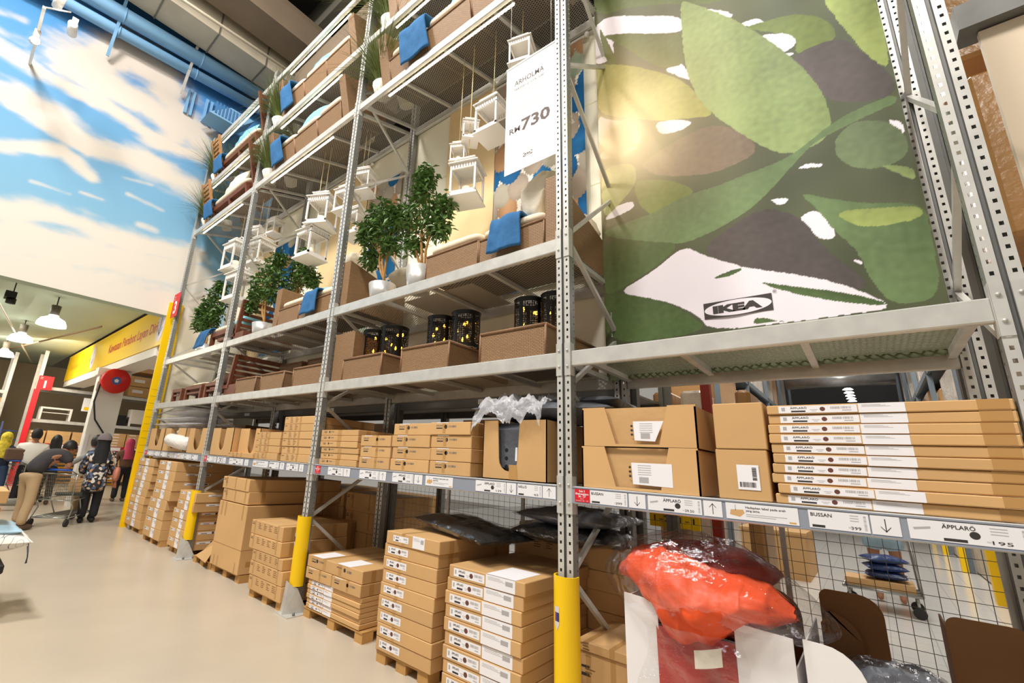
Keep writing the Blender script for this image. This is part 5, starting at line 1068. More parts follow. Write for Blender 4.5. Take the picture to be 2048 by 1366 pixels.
m = MB(); m.add([(.50, -.02, .30), (.85, -.02, .30), (.83, .03, .72), (.49, .0, .72), (.52, .42, .30), (.82, .42, .30), (.84, .42, .74), (.50, .42, .74)], [(0, 1, 2, 3), (1, 5, 6, 2), (4, 0, 3, 7), (5, 4, 7, 6)]); m.add([(.5, -.02, 0), (.85, -.02, 0), (.85, .42, 0), (.5, .42, 0), (.5, -.02, .3), (.85, -.02, .3), (.85, .42, .3), (.5, .42, .3)], [(0, 1, 5, 4), (1, 2, 6, 5), (2, 3, 7, 6), (3, 0, 4, 7)]); m.build('chair_body', redd, rc)
m = MB(); m.grid(lambda a, b: (.665+.115*a, -.036-.012*math.sin(a*PI), .575-.02*(1-a)+.075*b+.02*a-FZ), 8, 2); m.build('care_tag', mk('tag_cream', (236, 230, 214), .6), rc)
# clear film around it
def film_fn(u, v):
    a = 2*PI*u; K = [(.22, .95, .0, .0), (.24, .9, .1, .1)]; b = PI*(v-.5); d = Vector((math.cos(b)*math.cos(a), math.cos(b)*math.sin(a), math.sin(b)))
    x = .66+.47*d.x; n_ = 1+.10*fbm(d.x*3, d.y*3, d.z*3+4)+.07*abs(fbm(d.x*8, d.y*8, d.z*8))
    zc_ = .885+.02*math.sin((x-.3)*4)-.10*max(0, x-.8)/.4; return (x+.12*max(0, d.x)**2*.6, .16+.31*d.y*n_, zc_+.22*d.z*n_*(1-.35*max(0, d.x)**2)-FZ)
m = MB(); m.grid(film_fn, 70, 44); m.grid(lambda u, v: (.44+.42*u+.03*math.sin(v*7), -.06-.05*math.sin(u*PI)+.03*fbm(u*4, v*6, 3), .72-.46*v-FZ), 30, 34); m.build('clear_film', film, rc)
bag(1.36, .28, .60, .17, .2, .09, .2, 61, 'grey cushion in glossy film low behind the narrow white bin', greyb, 'bagged things behind the white bins')

# ------------------------------------------------------------------ trolleys and left foreground
def tubes(e, name, segs, r, mat):
    m = MB()
    for s in segs: m.tube(s, r, 7)
    return m.build(name, mat, e)
def wheel(e, x, y, r=.06, rz=0):
    m = MB(); m.M = Matrix.Translation((x, y, r)) @ Matrix.Rotation(rz, 4, 'Z'); m.lathe([(r, -.015), (r, .015)], 16, sm=False) if False else None
    n = 16; vs = [(r*math.cos(2*PI*j/n), s*.016, r*math.sin(2*PI*j/n)) for s in (-1, 1) for j in range(n)]; m.add(vs, [tuple(range(n)), tuple(range(2*n-1, n-1, -1))]+[(j, (j+1) % n, n+(j+1) % n, n+j) for j in range(n)])
    m.build('wheel', mk('rubber_wheel', (46, 44, 44), .7), e)
def cart(x, y, rz, label, full=True):
    e = empty('shopping_trolley', (x, y, FZ), rz=rz, label=label, cat='trolley', group='shopping trolleys')
    L_, w = .95, .27
    b = MB(); b.add([(0, -w, .42), (L_, -w*.8, .46), (L_, w*.8, .46), (0, w, .42), (-.05, -w*1.08, .86), (L_+.1, -w*.9, .80), (L_+.1, w*.9, .80), (-.05, w*1.08, .86)], [(0, 3, 2, 1), (0, 1, 5, 4), (1, 2, 6, 5), (2, 3, 7, 6), (3, 0, 4, 7)]); b.build('wire_basket', basketm, e)
    rim = [(-.05, -w*1.08, .86), (L_+.1, -w*.9, .80), (L_+.1, w*.9, .80), (-.05, w*1.08, .86)]; lo_ = [(0, -w, .42), (L_, -w*.8, .46), (L_, w*.8, .46), (0, w, .42)]
    tubes(e, 'basket_frame', [[rim[i], rim[(i+1) % 4]] for i in range(4)]+[[lo_[i], lo_[(i+1) % 4]] for i in range(4)]+[[lo_[i], rim[i]] for i in range(4)], .008, chrome)
    tubes(e, 'chassis', [[(-.02, s*w, .42), (.1, s*w, .3), (.0, s*w*1.05, .12)] for s in (-1, 1)]+[[(.0, s*w*1.05, .14), (L_*.95, s*w*.7, .16)] for s in (-1, 1)]+[[(L_*.95, -w*.7, .16), (L_*.95, w*.7, .16)], [(0, -w, .14), (0, w, .14)], [(.5, -w*.8, .15), (.3, -w*.9, .44)], [(.5, w*.8, .15), (.3, w*.9, .44)]]+[[(.0, q*w/3, .145), (L_*.95, q*w/4.4, .165)] for q in (-2, -1, 0, 1, 2)], .011, chrome)
    tubes(e, 'handle', [[(-.18, -w*.95, .93), (-.18, w*.95, .93)]], .018, mk('blue_handle', (30, 80, 170), .4)); tubes(e, 'handle_bracket', [[(-.18, s*w*.9, .93), (-.04, s*w*1.05, .86)] for s in (-1, 1)], .012, chrome)
    for a, b_ in ((.0, -w), (.0, w), (L_*.92, -w*.7), (L_*.92, w*.7)): wheel(e, a, b_, .06)
    return e
CT = cart(-9.1, -.98, math.atan2(.45, -.58), 'large wire shopping trolley pushed by the bending man')
tag(MB().box(-9.72, -9.4, -.72, -.34, .46, .72).build('cardboard_box', kraft), 'brown carton inside the wire trolley of the bending man', 'box')
tag(MB().box(-9.36, -9.12, -.95, -.6, .455, .5).build('folding_crate', mk('dark_crate', (50, 62, 60), .5)), 'flat dark crate lying in the wire trolley of the bending man', 'crate')
cart(-12.6, -1.3, math.atan2(.5, -.6), 'wire trolley farther back behind the bending man, pushed by the woman in yellow')
# person
def skinmesh(par, name, mat, chains, sub=2):
    """chains of (x, y, z, r); identical points are shared so the surface is continuous"""
    V_, E_, R_, ix = [], [], [], {}
    def vid(p):
        k = tuple(round(q, 4) for q in p[:3])
        if k not in ix: ix[k] = len(V_); V_.append(p[:3]); R_.append(p[3])
        return ix[k]
    for c_ in chains:
        ids = [vid(p) for p in c_]; E_ += list(zip(ids[:-1], ids[1:]))
    me = bpy.data.meshes.new(name); me.from_pydata(V_, E_, []); ob = bpy.data.objects.new(name, me); COL.objects.link(ob); ob.parent = par; me.materials.append(mat)
    md = ob.modifiers.new('skin', 'SKIN'); me.skin_vertices.new() if not me.skin_vertices else None
    for i, r in enumerate(R_):
        rr = r if isinstance(r, tuple) else (r, r); me.skin_vertices[0].data[i].radius = rr
    me.skin_vertices[0].data[0].use_root = True; md.use_smooth_shade = True
    s = ob.modifiers.new('u', 'SUBSURF'); s.levels = sub; s.render_levels = sub; return ob
def hand(p, d):
    """five short finger chains leaving the palm point p along direction d"""
    p = Vector(p); d = Vector(d).normalized(); s = d.cross(Vector((0, 0, 1))); s = Vector((1, 0, 0)) if s.length < .1 else s.normalized(); w = p+d*.05; out = [[(*p, .028), (*w, .032)]]
    for k, L_ in enumerate((.065, .075, .07, .055)):
        b = w+s*(k-1.5)*.019+d*.02; out.append([(*w, .032), (*b, .012), (*(b+d*L_*.55+Vector((0, 0, -.012))), .009), (*(b+d*L_*.85+Vector((0, 0, -.035))), .008)])
    b = p+d*.025-s*.034; out.append([(*w, .032), (*b, .012), (*(b+d*.03-s*.02), .010), (*(b+d*.05-s*.022+Vector((0, 0, -.015))), .009)]); return out
def face(par, hc, fwd, r, sk):
    hc = Vector(hc); f = Vector(fwd).normalized(); s = f.cross(Vector((0, 0, 1))).normalized(); up = s.cross(f); m = MB()
    m.grid(lambda u, v: tuple(hc+(s*math.cos(2*PI*u)*math.cos(PI*(v-.5))*r*.86+f*math.sin(2*PI*u)*math.cos(PI*(v-.5))*r+up*math.sin(PI*(v-.5))*r*1.22)), 22, 14)
    m.grid(lambda u, v: tuple(hc+f*(r*.97)+up*(-.004)+s*math.cos(2*PI*u)*.012*math.cos(PI*(v-.5))+f*math.sin(2*PI*u)*.02*math.cos(PI*(v-.5))+up*math.sin(PI*(v-.5))*.024), 8, 6)
    for sg in (-1, 1): m.grid(lambda u, v, sg=sg: tuple(hc+s*sg*(r*.86)-f*.005+f*math.cos(2*PI*u)*.018*math.cos(PI*(v-.5))+s*math.sin(2*PI*u)*.008*math.cos(PI*(v-.5))+up*math.sin(PI*(v-.5))*.028), 8, 6)
    m.build('head', sk, par); e = MB()
    for sg in (-1, 1): e.lathe([(0, -.009), (.013, 0), (0, .009)], 8, tuple(hc+f*r*.88+s*sg*.032+up*.012))
    e.build('eye', mk('eye_dark', (40, 28, 24), .3), par); l = MB(); l.grid(lambda u, v: tuple(hc+f*(r*.9)-up*.045+s*math.cos(2*PI*u)*.024*math.cos(PI*(v-.5))+f*math.sin(2*PI*u)*.008*math.cos(PI*(v-.5))+up*math.sin(PI*(v-.5))*.007), 8, 6); l.build('mouth', mk('lips', (150, 84, 74), .5), par)
def cap_hair(par, hc, r, mat, name='hair', back=(0, -.02, .02), sc=1.12, low=-.25, seed=1):
    m = MB(); m.grid(lambda u, v: (hc[0]+back[0]+math.cos(2*PI*u)*math.sin(v*PI*(.5-low))*r*sc*.9, hc[1]+back[1]+math.sin(2*PI*u)*math.sin(v*PI*(.5-low))*r*sc, hc[2]+back[2]+math.cos(v*PI*(.5-low))*r*sc*1.18+.008*fbm(u*9, v*9, seed)), 24, 14); return m.build(name, mat, par)
def person(x, y, ang, label, h=1.0):
    e = empty('person', (x, y, FZ), rz=ang, label=label, cat='person', group=None); e.scale = (h, h, h); return e
tee = mk('charcoal_tee', (60, 58, 62), .85); khaki = mk('khaki_trousers', (178, 152, 116), .85, nz=(8, .06)); shoe = mk('brown_shoe', (92, 72, 58), .7); blk = mk('black_cloth', (26, 26, 30), .8); hairm = mk('black_hair', (30, 26, 26), .5)
def legs(par, mat, hip=(0, 0, .86), fa=(-.11, 0), fb=(.11, 0), r=.085, shoes=None, kb=.03):
    hx, hy, hz = hip; ch = [[(hx, hy, hz+.06, .15), (hx, hy, hz, .15)]]
    for s, (fx, fy) in ((-1, fa), (1, fb)):
        ch.append([(hx, hy, hz, .15), (hx+s*.095, hy, hz-.07, r*1.15), ((hx+s*.095+fx)/2, (hy+fy)/2+kb, hz*.52, r*.95), (fx, fy, .2, r*.85), (fx, fy, .07, r*.9)])
    skinmesh(par, 'trousers', mat, ch)
    for fx, fy in (fa, fb):
        m = MB(); m.grid(lambda u, v: (fx+math.cos(2*PI*u)*.048*math.cos(PI*(v-.5)), fy+.06+math.sin(2*PI*u)*.135*math.cos(PI*(v-.5)), max(.002, .045+.05*math.sin(PI*(v-.5)))), 14, 8); m.build('shoe', shoes or shoe, par)
# local frame: +y forward, x right
p = person(-8.98, -1.36, math.atan2(.86, -.5)-PI/2, 'man in dark grey tee and khaki trousers bending over a trolley handle')
legs(p, khaki, (0, -.02, .84), (-.19, .08), (.18, -.12), .082)
skinmesh(p, 'body', skin, [[(0, -.02, .9, .12), (0, .1, 1.06, .13), (0, .3, 1.2, .14), (0, .42, 1.24, .06), (0, .5, 1.26, .055)], [(0, .3, 1.2, .14), (-.19, .34, 1.16, .06), (-.25, .38, .98, .045), (-.17, .36, .96, .038)], [(0, .3, 1.2, .14), (.19, .34, 1.16, .06), (.25, .38, .98, .045), (.17, .36, .96, .038)]]+hand((-.17, .36, .955), (.2, .4, -.3))+hand((.17, .36, .955), (-.2, .4, -.3)))
skinmesh(p, 'shirt', tee, [[(0, -.04, .86, .15), (0, .06, 1.02, .145), (0, .2, 1.14, .15), (0, .33, 1.2, .135), (0, .4, 1.225, .08)], [(0, .33, 1.2, .135), (-.2, .34, 1.16, .085), (-.25, .37, 1.03, .075)], [(0, .33, 1.2, .135), (.2, .34, 1.16, .085), (.25, .37, 1.03, .075)]])
face(p, (0, .53, 1.27), (.1, 1, -.55), .095, skin); cap_hair(p, (0, .5, 1.29), .1, hairm, back=(0, 0, .015), low=-.05)
# woman in patterned tunic
flor = mk('floral_tunic', (70, 70, 76), .8); N, L, b_ = nodes(flor); vo = N.new('ShaderNodeTexVoronoi'); tc = N.new('ShaderNodeTexCoord'); vo.inputs['Scale'].default_value = 24; L.new(tc.outputs['Object'], vo.inputs['Vector'])
cr = N.new('ShaderNodeValToRGB'); L.new(vo.outputs['Color'], cr.inputs[0]); cr.color_ramp.interpolation = 'CONSTANT'
for i, (p_, c_) in enumerate(((0, (40, 40, 46)), (.35, (92, 108, 140)), (.5, (220, 214, 206)), (.62, (50, 48, 52)), (.78, (200, 150, 110)))):
    el = cr.color_ramp.elements[i] if i < 2 else cr.color_ramp.elements.new(p_); el.position = p_; el.color = (*s2l(c_), 1)
L.new(cr.outputs[0], b_.inputs['Base Color'])
w = person(-9.33, -.42, math.atan2(.2, -1)-PI/2, 'woman in black and grey headscarf and floral tunic carrying a pink shoulder bag', 1.02)
legs(w, blk, (0, 0, .8), (-.08, 0), (.09, .05), .085, blk); skinmesh(w, 'body', skin, [[(0, 0, .9, .11), (0, 0, 1.15, .13), (0, 0, 1.3, .05), (0, .01, 1.36, .045)], [(0, 0, 1.15, .13), (-.17, 0, 1.18, .05), (-.22, .02, .95, .04), (-.2, .15, .8, .032)], [(0, 0, 1.15, .13), (.17, 0, 1.18, .05), (.22, .02, .95, .04), (.2, .15, .8, .032)]]+hand((-.2, .16, .79), (0, .5, -.4))+hand((.2, .16, .79), (0, .5, -.4)))
skinmesh(w, 'tunic', flor, [[(0, -.01, .5, .215), (0, 0, .72, .195), (0, 0, .95, .165), (0, 0, 1.15, .15), (0, 0, 1.26, .07)], [(0, 0, 1.15, .15), (-.17, 0, 1.18, .08), (-.23, .02, .95, .07), (-.2, .13, .83, .06)], [(0, 0, 1.15, .15), (.17, 0, 1.18, .08), (.23, .02, .95, .07), (.2, .13, .83, .06)]])
face(w, (0, .03, 1.43), (0, 1, 0), .09, skin)
def hijab(par, hc, m1, r=.105, drop=.3, m2=None):
    m = MB(); m.grid(lambda u, v: (hc[0]+math.cos(2*PI*u)*(math.sin(min(v*1.9, 1)*PI*.62)*r+max(0, v-.55)*.13), hc[1]-.03+math.sin(2*PI*u)*(math.sin(min(v*1.9, 1)*PI*.62)*r+max(0, v-.55)*.13), hc[2]+r*1.2*math.cos(min(v*1.9, 1)*PI*.62)-max(0, v-.52)*2.1*drop), 26, 22); m.build('headscarf', m1, par)
    if m2: m = MB(); m.grid(lambda u, v: (hc[0]+math.cos(2*PI*u)*math.sin(v*PI*.5)*r*1.04, hc[1]-.045+math.sin(2*PI*u)*math.sin(v*PI*.5)*r*1.02, hc[2]+.005+r*1.25*math.cos(v*PI*.5)), 24, 8); m.build('scarf_crown', m2, par)
hijab(w, (0, .02, 1.44), blk, .108, .36, mk('grey_scarf', (120, 112, 114), .85))
bgm = MB(); bgm.grid(lambda u, v: (.30+.06*math.cos(2*PI*u)*math.cos(PI*(v-.5))**.5, -.02+.13*math.sin(2*PI*u)*math.cos(PI*(v-.5))**.5, .86+.13*math.sin(PI*(v-.5))), 18, 12); bb = tag(bgm.build('shoulder_bag', mk('pink_leather', (206, 132, 110), .5)), 'pink leather bag at the floral tunic woman\'s side', 'bag'); bb.location = (-9.33+.02, -.42+.02, 0)
bb.rotation_euler = (0, 0, math.atan2(.2, -1)-PI/2); bb.location = (-9.33, -.42, FZ)
MB().tube([(.27, -.1, .95), (.14, -.06, 1.28), (.1, .06, 1.28), (.27, .08, .95)], .01, 6).build('bag_strap', mk('strap_tan', (200, 160, 120), .6), bb)
MB().tube([(.31, -.05, .74), (.33, -.02, .62), (.31, .05, .62), (.3, .06, .74)], .02, 6).build('bag_tassel', mk('pink_leather', (0, 0, 0)), bb)
# partly hidden person beyond her
p = person(-9.95, -.42, PI/2+.3, 'person in khaki trousers and grey sleeves mostly hidden behind the floral tunic woman', .98)
legs(p, khaki, (0, 0, .84), (-.1, 0), (.1, .05), .08); skinmesh(p, 'body', mk('grey_shirt', (150, 148, 146), .8), [[(0, 0, .85, .13), (0, 0, 1.15, .14), (0, 0, 1.3, .06), (0, .0, 1.38, .06)], [(0, 0, 1.15, .14), (-.18, .02, 1.15, .06), (-.25, .2, 1.02, .05), (-.22, .4, .95, .04)]]); face(p, (0, .02, 1.44), (0, 1, 0), .09, skin); cap_hair(p, (0, .0, 1.45), .1, hairm)
yc = MB(); yc.prism([(-10.25, -.52, .93), (-9.95, -.25, 1.05), (-9.8, -.2, 1.02), (-10.1, -.5, .86)], (0, .0, .02)); tag(yc.build('yellow_bag', mk('yellow_bag', (248, 214, 10), .5)), 'yellow shopping bag corner held behind the floral tunic woman', 'bag')
# group behind
p = person(-12.5, -1.05, -PI/2+PI, 'man in white T-shirt and black cap seen from behind'); p.rotation_euler = (0, 0, PI/2-.2)
legs(p, blk, (0, 0, .84)); skinmesh(p, 'body', skin, [[(0, 0, .9, .12), (0, 0, 1.2, .14), (0, 0, 1.36, .06), (0, .0, 1.42, .05)], [(0, 0, 1.2, .14), (-.2, 0, 1.24, .055), (-.26, 0, .98, .045), (-.26, .1, .8, .035)], [(0, 0, 1.2, .14), (.2, 0, 1.24, .055), (.26, 0, .98, .045), (.26, .1, .8, .035)]]+hand((-.26, .11, .79), (0, .4, -.8))+hand((.26, .11, .79), (0, .4, -.8)))
skinmesh(p, 'shirt', mk('white_tee', (238, 236, 230), .85), [[(0, 0, .82, .18), (0, 0, 1.0, .175), (0, 0, 1.22, .165), (0, 0, 1.34, .07)], [(0, 0, 1.22, .165), (-.21, 0, 1.24, .09), (-.27, 0, 1.04, .085)], [(0, 0, 1.22, .165), (.21, 0, 1.24, .09), (.27, 0, 1.04, .085)]]); face(p, (0, .02, 1.48), (0, 1, 0), .095, skin); cap_hair(p, (0, 0, 1.5), .1, mk('black_cap', (30, 30, 32), .7), 'cap')
p = person(-12.5, -.68, PI/2, 'person with long black hair and bright blue top beside the white T-shirt man', .95); legs(p, blk, (0, 0, .84)); skinmesh(p, 'body', mk('blue_top', (40, 120, 200), .8), [[(0, 0, .85, .14), (0, 0, 1.2, .15), (0, 0, 1.34, .06), (0, 0, 1.4, .05)], [(0, 0, 1.2, .15), (-.2, 0, 1.2, .06), (-.24, .1, .95, .045)], [(0, 0, 1.2, .15), (.2, 0, 1.2, .06), (.24, .1, .95, .045)]]); face(p, (0, .02, 1.46), (0, 1, 0), .09, skin); cap_hair(p, (0, 0, 1.47), .1, hairm)
m = MB(); m.grid(lambda u, v: (math.cos(PI*u+PI)*(.11+.02*v), -.03+math.sin(PI*u+PI)*.1, 1.5-.45*v), 14, 8); m.build('long_hair', hairm, p)
p = person(-12.6, -1.52, PI/2-.4, 'woman in yellow patterned headscarf and navy top carrying a brown bag at the left edge', .96); legs(p, mk('blue_jeans', (54, 74, 110), .8), (0, 0, .84)); nav = mk('navy_top', (36, 44, 70), .8)
skinmesh(p, 'body', nav, [[(0, 0, .75, .17), (0, 0, 1.0, .16), (0, 0, 1.2, .15), (0, 0, 1.34, .06), (0, 0, 1.4, .05)], [(0, 0, 1.2, .15), (-.2, 0, 1.2, .07), (-.24, .12, .98, .055), (-.2, .3, .95, .04)], [(0, 0, 1.2, .15), (.2, 0, 1.2, .07), (.24, .12, .98, .055), (.2, .3, .95, .04)]]); face(p, (0, .02, 1.46), (0, 1, 0), .09, skin)
yh = mk('yellow_pattern_scarf', (214, 194, 60), .8, nz=(18, .45)); hijab(p, (0, .02, 1.47), yh, .108, .4)
tag(MB().box(-12.52, -12.4, -1.5, -1.16, .9, 1.16).build('handbag', mk('brown_leather', (110, 84, 70), .6), bevel=.03), 'brown handbag hanging beside the navy top woman at the left', 'bag')
p = person(-12.9, .88, PI/2, 'person in pink headscarf behind the farthest carton stack', .98); legs(p, blk, (0, 0, .84)); skinmesh(p, 'body', mk('brown_top', (110, 76, 58), .8), [[(0, 0, .8, .16), (0, 0, 1.2, .15), (0, 0, 1.34, .06), (0, 0, 1.4, .05)], [(0, 0, 1.2, .15), (-.2, 0, 1.2, .07), (-.24, .05, .95, .055)], [(0, 0, 1.2, .15), (.2, 0, 1.2, .07), (.24, .05, .95, .055)]]); face(p, (0, .02, 1.46), (0, 1, 0), .09, skin); hijab(p, (0, .02, 1.47), mk('pink_scarf', (206, 72, 104), .8), .108, .36)
# foreground left: sale table with cushions and cartons
tb = empty('display_table', (-4.35, -2.35, FZ), label='black low display platform at the left edge holding cushions', cat='table'); MB().box(-.5, .42, -.6, .36, .36, .43).build('table_top', black, tb, bevel=.01)
for sx in (-.45, .3): 
    for sy in (-.55, .2): MB().box(sx, sx+.06, sy, sy+.06, 0, .359).build('leg', black, tb)
scr = mk('scroll_print_cloth', (238, 234, 228), .85); N, L, b_ = nodes(scr); wv = N.new('ShaderNodeTexNoise'); wv.inputs['Scale'].default_value = 7; wv.inputs['Detail'].default_value = .5; tc = N.new('ShaderNodeTexCoord'); L.new(tc.outputs['Object'], wv.inputs['Vector'])
cr = N.new('ShaderNodeValToRGB'); cr.color_ramp.elements[0].color = (*s2l((90, 88, 92)), 1); cr.color_ramp.elements[1].color = (*s2l((240, 236, 230)), 1); cr.color_ramp.elements[0].position = .06; cr.color_ramp.elements[1].position = .12
L.new(math_n(N, L, 'ABSOLUTE', math_n(N, L, 'SINE', math_n(N, L, 'MULTIPLY', wv.outputs['Fac'], 22.))), cr.inputs[0]); L.new(cr.outputs[0], b_.inputs['Base Color'])
pc = pillow(-4.25, -2.15, .555, .33, .3, .10, scr, 'scatter_cushion', 'white cushion with grey scroll pattern and a dangling tie at the left edge', 'cushion', seed=71)
m = MB(); m.tube([(.31, .27, -.03), (.33, .28, -.08), (.30, .29, -.12), (.28, .29, -.17)], .005, 5); m.tube([(.31, .27, 0), (.335, .28, -.07), (.325, .29, -.16)], .004, 5); m.build('tie_cord', mk('cord_grey', (80, 82, 90), .8), pc)
pillow(-4.28, -2.2, .635, .3, .28, .06, mk('pale_blue_cushion', (176, 210, 232), .5, bump=(14, .5, .02)), 'scatter_cushion', 'pale blue cushion in clear film lying on the scroll-patterned cushion', 'cushion', seed=72)
put(.5, .5, .1, 'plain', -4.55, -2.6, .72, 'small brown carton at the left edge above the pale blue cushion, lower', 'left edge cartons', jit=0, rz=0); put(.5, .5, .1, 'plain', -4.52, -2.58, .86, 'small brown carton at the left edge, upper', 'left edge cartons', jit=0, rz=0)
sh = empty('wire_stand', (-4.3, -2.35, .43), label='thin wire stand carrying the two small cartons at the left edge', cat='stand'); 
tubes(sh, 'leg', [[(a, b_, 0), (a, b_, .43)] for a in (-.22, .2) for b_ in (-.22, .22)], .007, whitep); MB().box(-.25, .25, -.25, .25, .28, .288).box(-.25, .25, -.25, .25, .4, .408).build('shelf', whitep, sh)

# ------------------------------------------------------------------ track spots, bell lamps, column, reel
tk = tag(MB().box(-8.6, -7.0, -3.0, -2.96, 7.7, 7.74).tube([(-7.0, -2.98, 7.72), (-7.2, -2.7, 8.05)], .012, 6).build('lighting_track', whitep), 'white lighting track at the upper left corner', 'lighting track'); 
tk.location = (0, 0, 0)
def spot(x, y, z, d, label):
    e = empty('track_spotlight', (x, y, z), label=label, cat='spotlight', group='white track spotlights'); d = Vector(d).normalized(); p0 = Vector((0, 0, 0))
    MB().tube([p0-d*.12, p0+d*.12], .065, 18).build('lamp_housing', whitep, e); MB().box(-.04, .04, -.04, .04, .08, .2).tube([(0, 0, .0), (0, 0, .1)], .015, 8).build('bracket', whitep, e)
    MB().tube([p0+d*.121, p0+d*.128], .055, 18).build('lamp_lens', mk('lamp_lens', (255, 250, 240), .3, emit=((255, 246, 226), 60)), e); return e
spot(-7.62, -2.98, 7.52, (.9, .1, -.5), 'white track spotlight, lowest and leftmost of the three at the upper left'); spot(-7.3, -2.62, 7.85, (.95, -.1, .05), 'white track spotlight, right of the bright pair at the upper left'); spot(-7.2, -2.86, 8.1, (1, .1, .1), 'white track spotlight, upper left one of the bright pair')
def bell(x, y, zb, sc, label):
    e = empty('pendant_lamp', (x, y, zb), label=label, cat='lamp', group='bell-shaped pendant lamps'); 
    MB().lathe([(.26*sc, 0), (.25*sc, .06*sc), (.21*sc, .14*sc), (.1*sc, .2*sc), (.08*sc, .24*sc)], 24).build('lamp_shade', mk('lamp_glass', (244, 246, 244), .3, emit=((255, 252, 240), 2.6)), e); MB().lathe([(.08*sc, .24*sc), (.09*sc, .45*sc), (0, .46*sc)], 14).build('ballast', mk('ballast_grey', (96, 88, 76), .5), e)
    MB().lathe([(.2*sc, .01), (0, .02)], 20).build('light_bulb', mk('bell_bulb', (255, 255, 255), .3, emit=((255, 250, 236), 14)), e); MB().tube([(0, 0, .45*sc), (0, 0, 4.24-zb)], .012, 6).build('cord', black, e)
bell(-10.6, -1.53, 3.62, .95, 'bell-shaped pendant lamp nearest the mural, highest in the picture'); bell(-13.9, -1.72, 3.70, .95, 'middle one of the three bell-shaped pendant lamps'); bell(-17.2, -1.78, 3.68, .95, 'bell-shaped pendant lamp lowest in the picture at the far left')
g = MB(); g.tube([(-9.5, -2.6, 3.95), (-20, -.9, 3.95)], .02, 6); tag(g.build('sprinkler_pipe', whitep), 'thin white pipe crossing under the low green ceiling toward the yellow fascia', 'pipe', 'pipes under the low ceiling')
g = MB(); g.tube([(-12.0, -.5, 4.1), (-22, -2.2, 4.1)], .022, 6); tag(g.build('sprinkler_pipe', mk('rust_pipe', (150, 120, 96), .6)), 'rusty thin pipe crossing the low ceiling diagonally near the bell lamps', 'pipe', 'pipes under the low ceiling')
fx = MB().box(-14.5, -11.8, -2.6, -2.45, 4.15, 4.22); tag(fx.build('tube_light', mk('tube_light', (255, 255, 255), .4, emit=((235, 250, 255), 5))), 'long bright tube light on the low ceiling at the left edge', 'light')
tag(MB().box(-9.6, -9.35, -2.35, -2.2, 3.75, 3.86).tube([(-9.45, -2.25, 3.75), (-9.45, -2.25, 3.66)], .07, 14).tube([(-9.45, -2.25, 3.86), (-9.45, -2.25, 4.24)], .01, 6).build('track_spotlight', black), 'black spotlight at the left edge just under the mural', 'spotlight')
cl = empty('support_column', (-12, 0, FZ), label='white square column carrying the red reel under the yellow fascia', cat='column'); MB().box(-.3, 0, -.28, .27, 0, 3.16).box(-.3, .04, -.34, .34, 2.98, 3.16).build('shaft', whitep, cl); MB().box(.0, .05, -.3, -.16, 2.6, 2.82).build('junction_box', mk('box_grey', (206, 200, 190), .5), cl); MB().box(.0, .02, -.27, -.2, 1.1, 1.6).build('notice', white, cl)
rl_ = empty('hose_reel', (-11.93, .03, 2.84), label='round red reel with a blue emblem mounted on the white column', cat='hose reel'); rl_.rotation_euler = (0, PI/2, 0)
MB().lathe([(.28, 0), (.3, .02), (.3, .1), (.27, .12), (0, .125)], 40).build('drum', redpl, rl_); m = MB(); n = 24; m.add([(.09*(1+.12*(j % 2))*math.cos(2*PI*j/n), .09*(1+.12*(j % 2))*math.sin(2*PI*j/n), .128) for j in range(n)], [tuple(range(n))]); m.build('emblem', mk('emblem_blue', (70, 96, 170), .5), rl_)
m = MB(); m.add([(.04*(1+.3*(j % 2))*math.cos(2*PI*j/10), .04*(1+.3*(j % 2))*math.sin(2*PI*j/10), .131) for j in range(10)], [tuple(range(10))]); m.build('emblem_mark', white, rl_)
ho = MB().tube([(-11.96, -.24, 2.75), (-11.93, -.28, 2.3), (-11.93, -.18, 1.9), (-11.93, .05, 1.6), (-11.93, .12, 1.3)], .018, 8); tag(ho.build('hose', black), 'black hose hanging in a curve down the white column from the red reel', 'hose'); tag(MB().box(-11.99, -11.9, .06, .2, 1.22, 1.34).build('hose_nozzle_box', redpl), 'small red box at the end of the hose behind the woman', 'box')
# fascia lettering
yt = mk('fascia_red', (200, 60, 20), .5); m = MB(); U = (1, 0, 0)
m.text('Kawasan Perabot Layan Diri', (-12.95, -.067, 3.63), U, v, .32, 0, width=3.95, bold=.02); m.text('Self-serve Furniture Area', (-17.9, -.067, 3.62), U, v, .26, 1, width=2.9)
for cx, r in ((-8.82, .24), (-14.75, .25)):
    m.quad([(cx+r*math.cos(a*PI/16), -.0675, 3.72+r*1.35*math.sin(a*PI/16)) for a in range(32)], 2)
    arrow(m, cx, 3.72, .42, False, -.069, 3)
fo = m.build('trim_lettering', [yt, mk('fascia_orange', (224, 150, 20), .5), mk('fascia_disc', (226, 216, 226), .5), ink]); struct(fo)
m = MB()
for k in range(10): m.quad([(-8.564, -.04, 2.42-.13*k), (-8.564, .06+.03*(k % 3), 2.42-.13*k), (-8.564, .06+.03*(k % 3), 2.432-.13*k), (-8.564, -.04, 2.432-.13*k)], 0)
struct(m.build('trim_lettering_2', mk('pillar_text', (206, 170, 16), .6)))
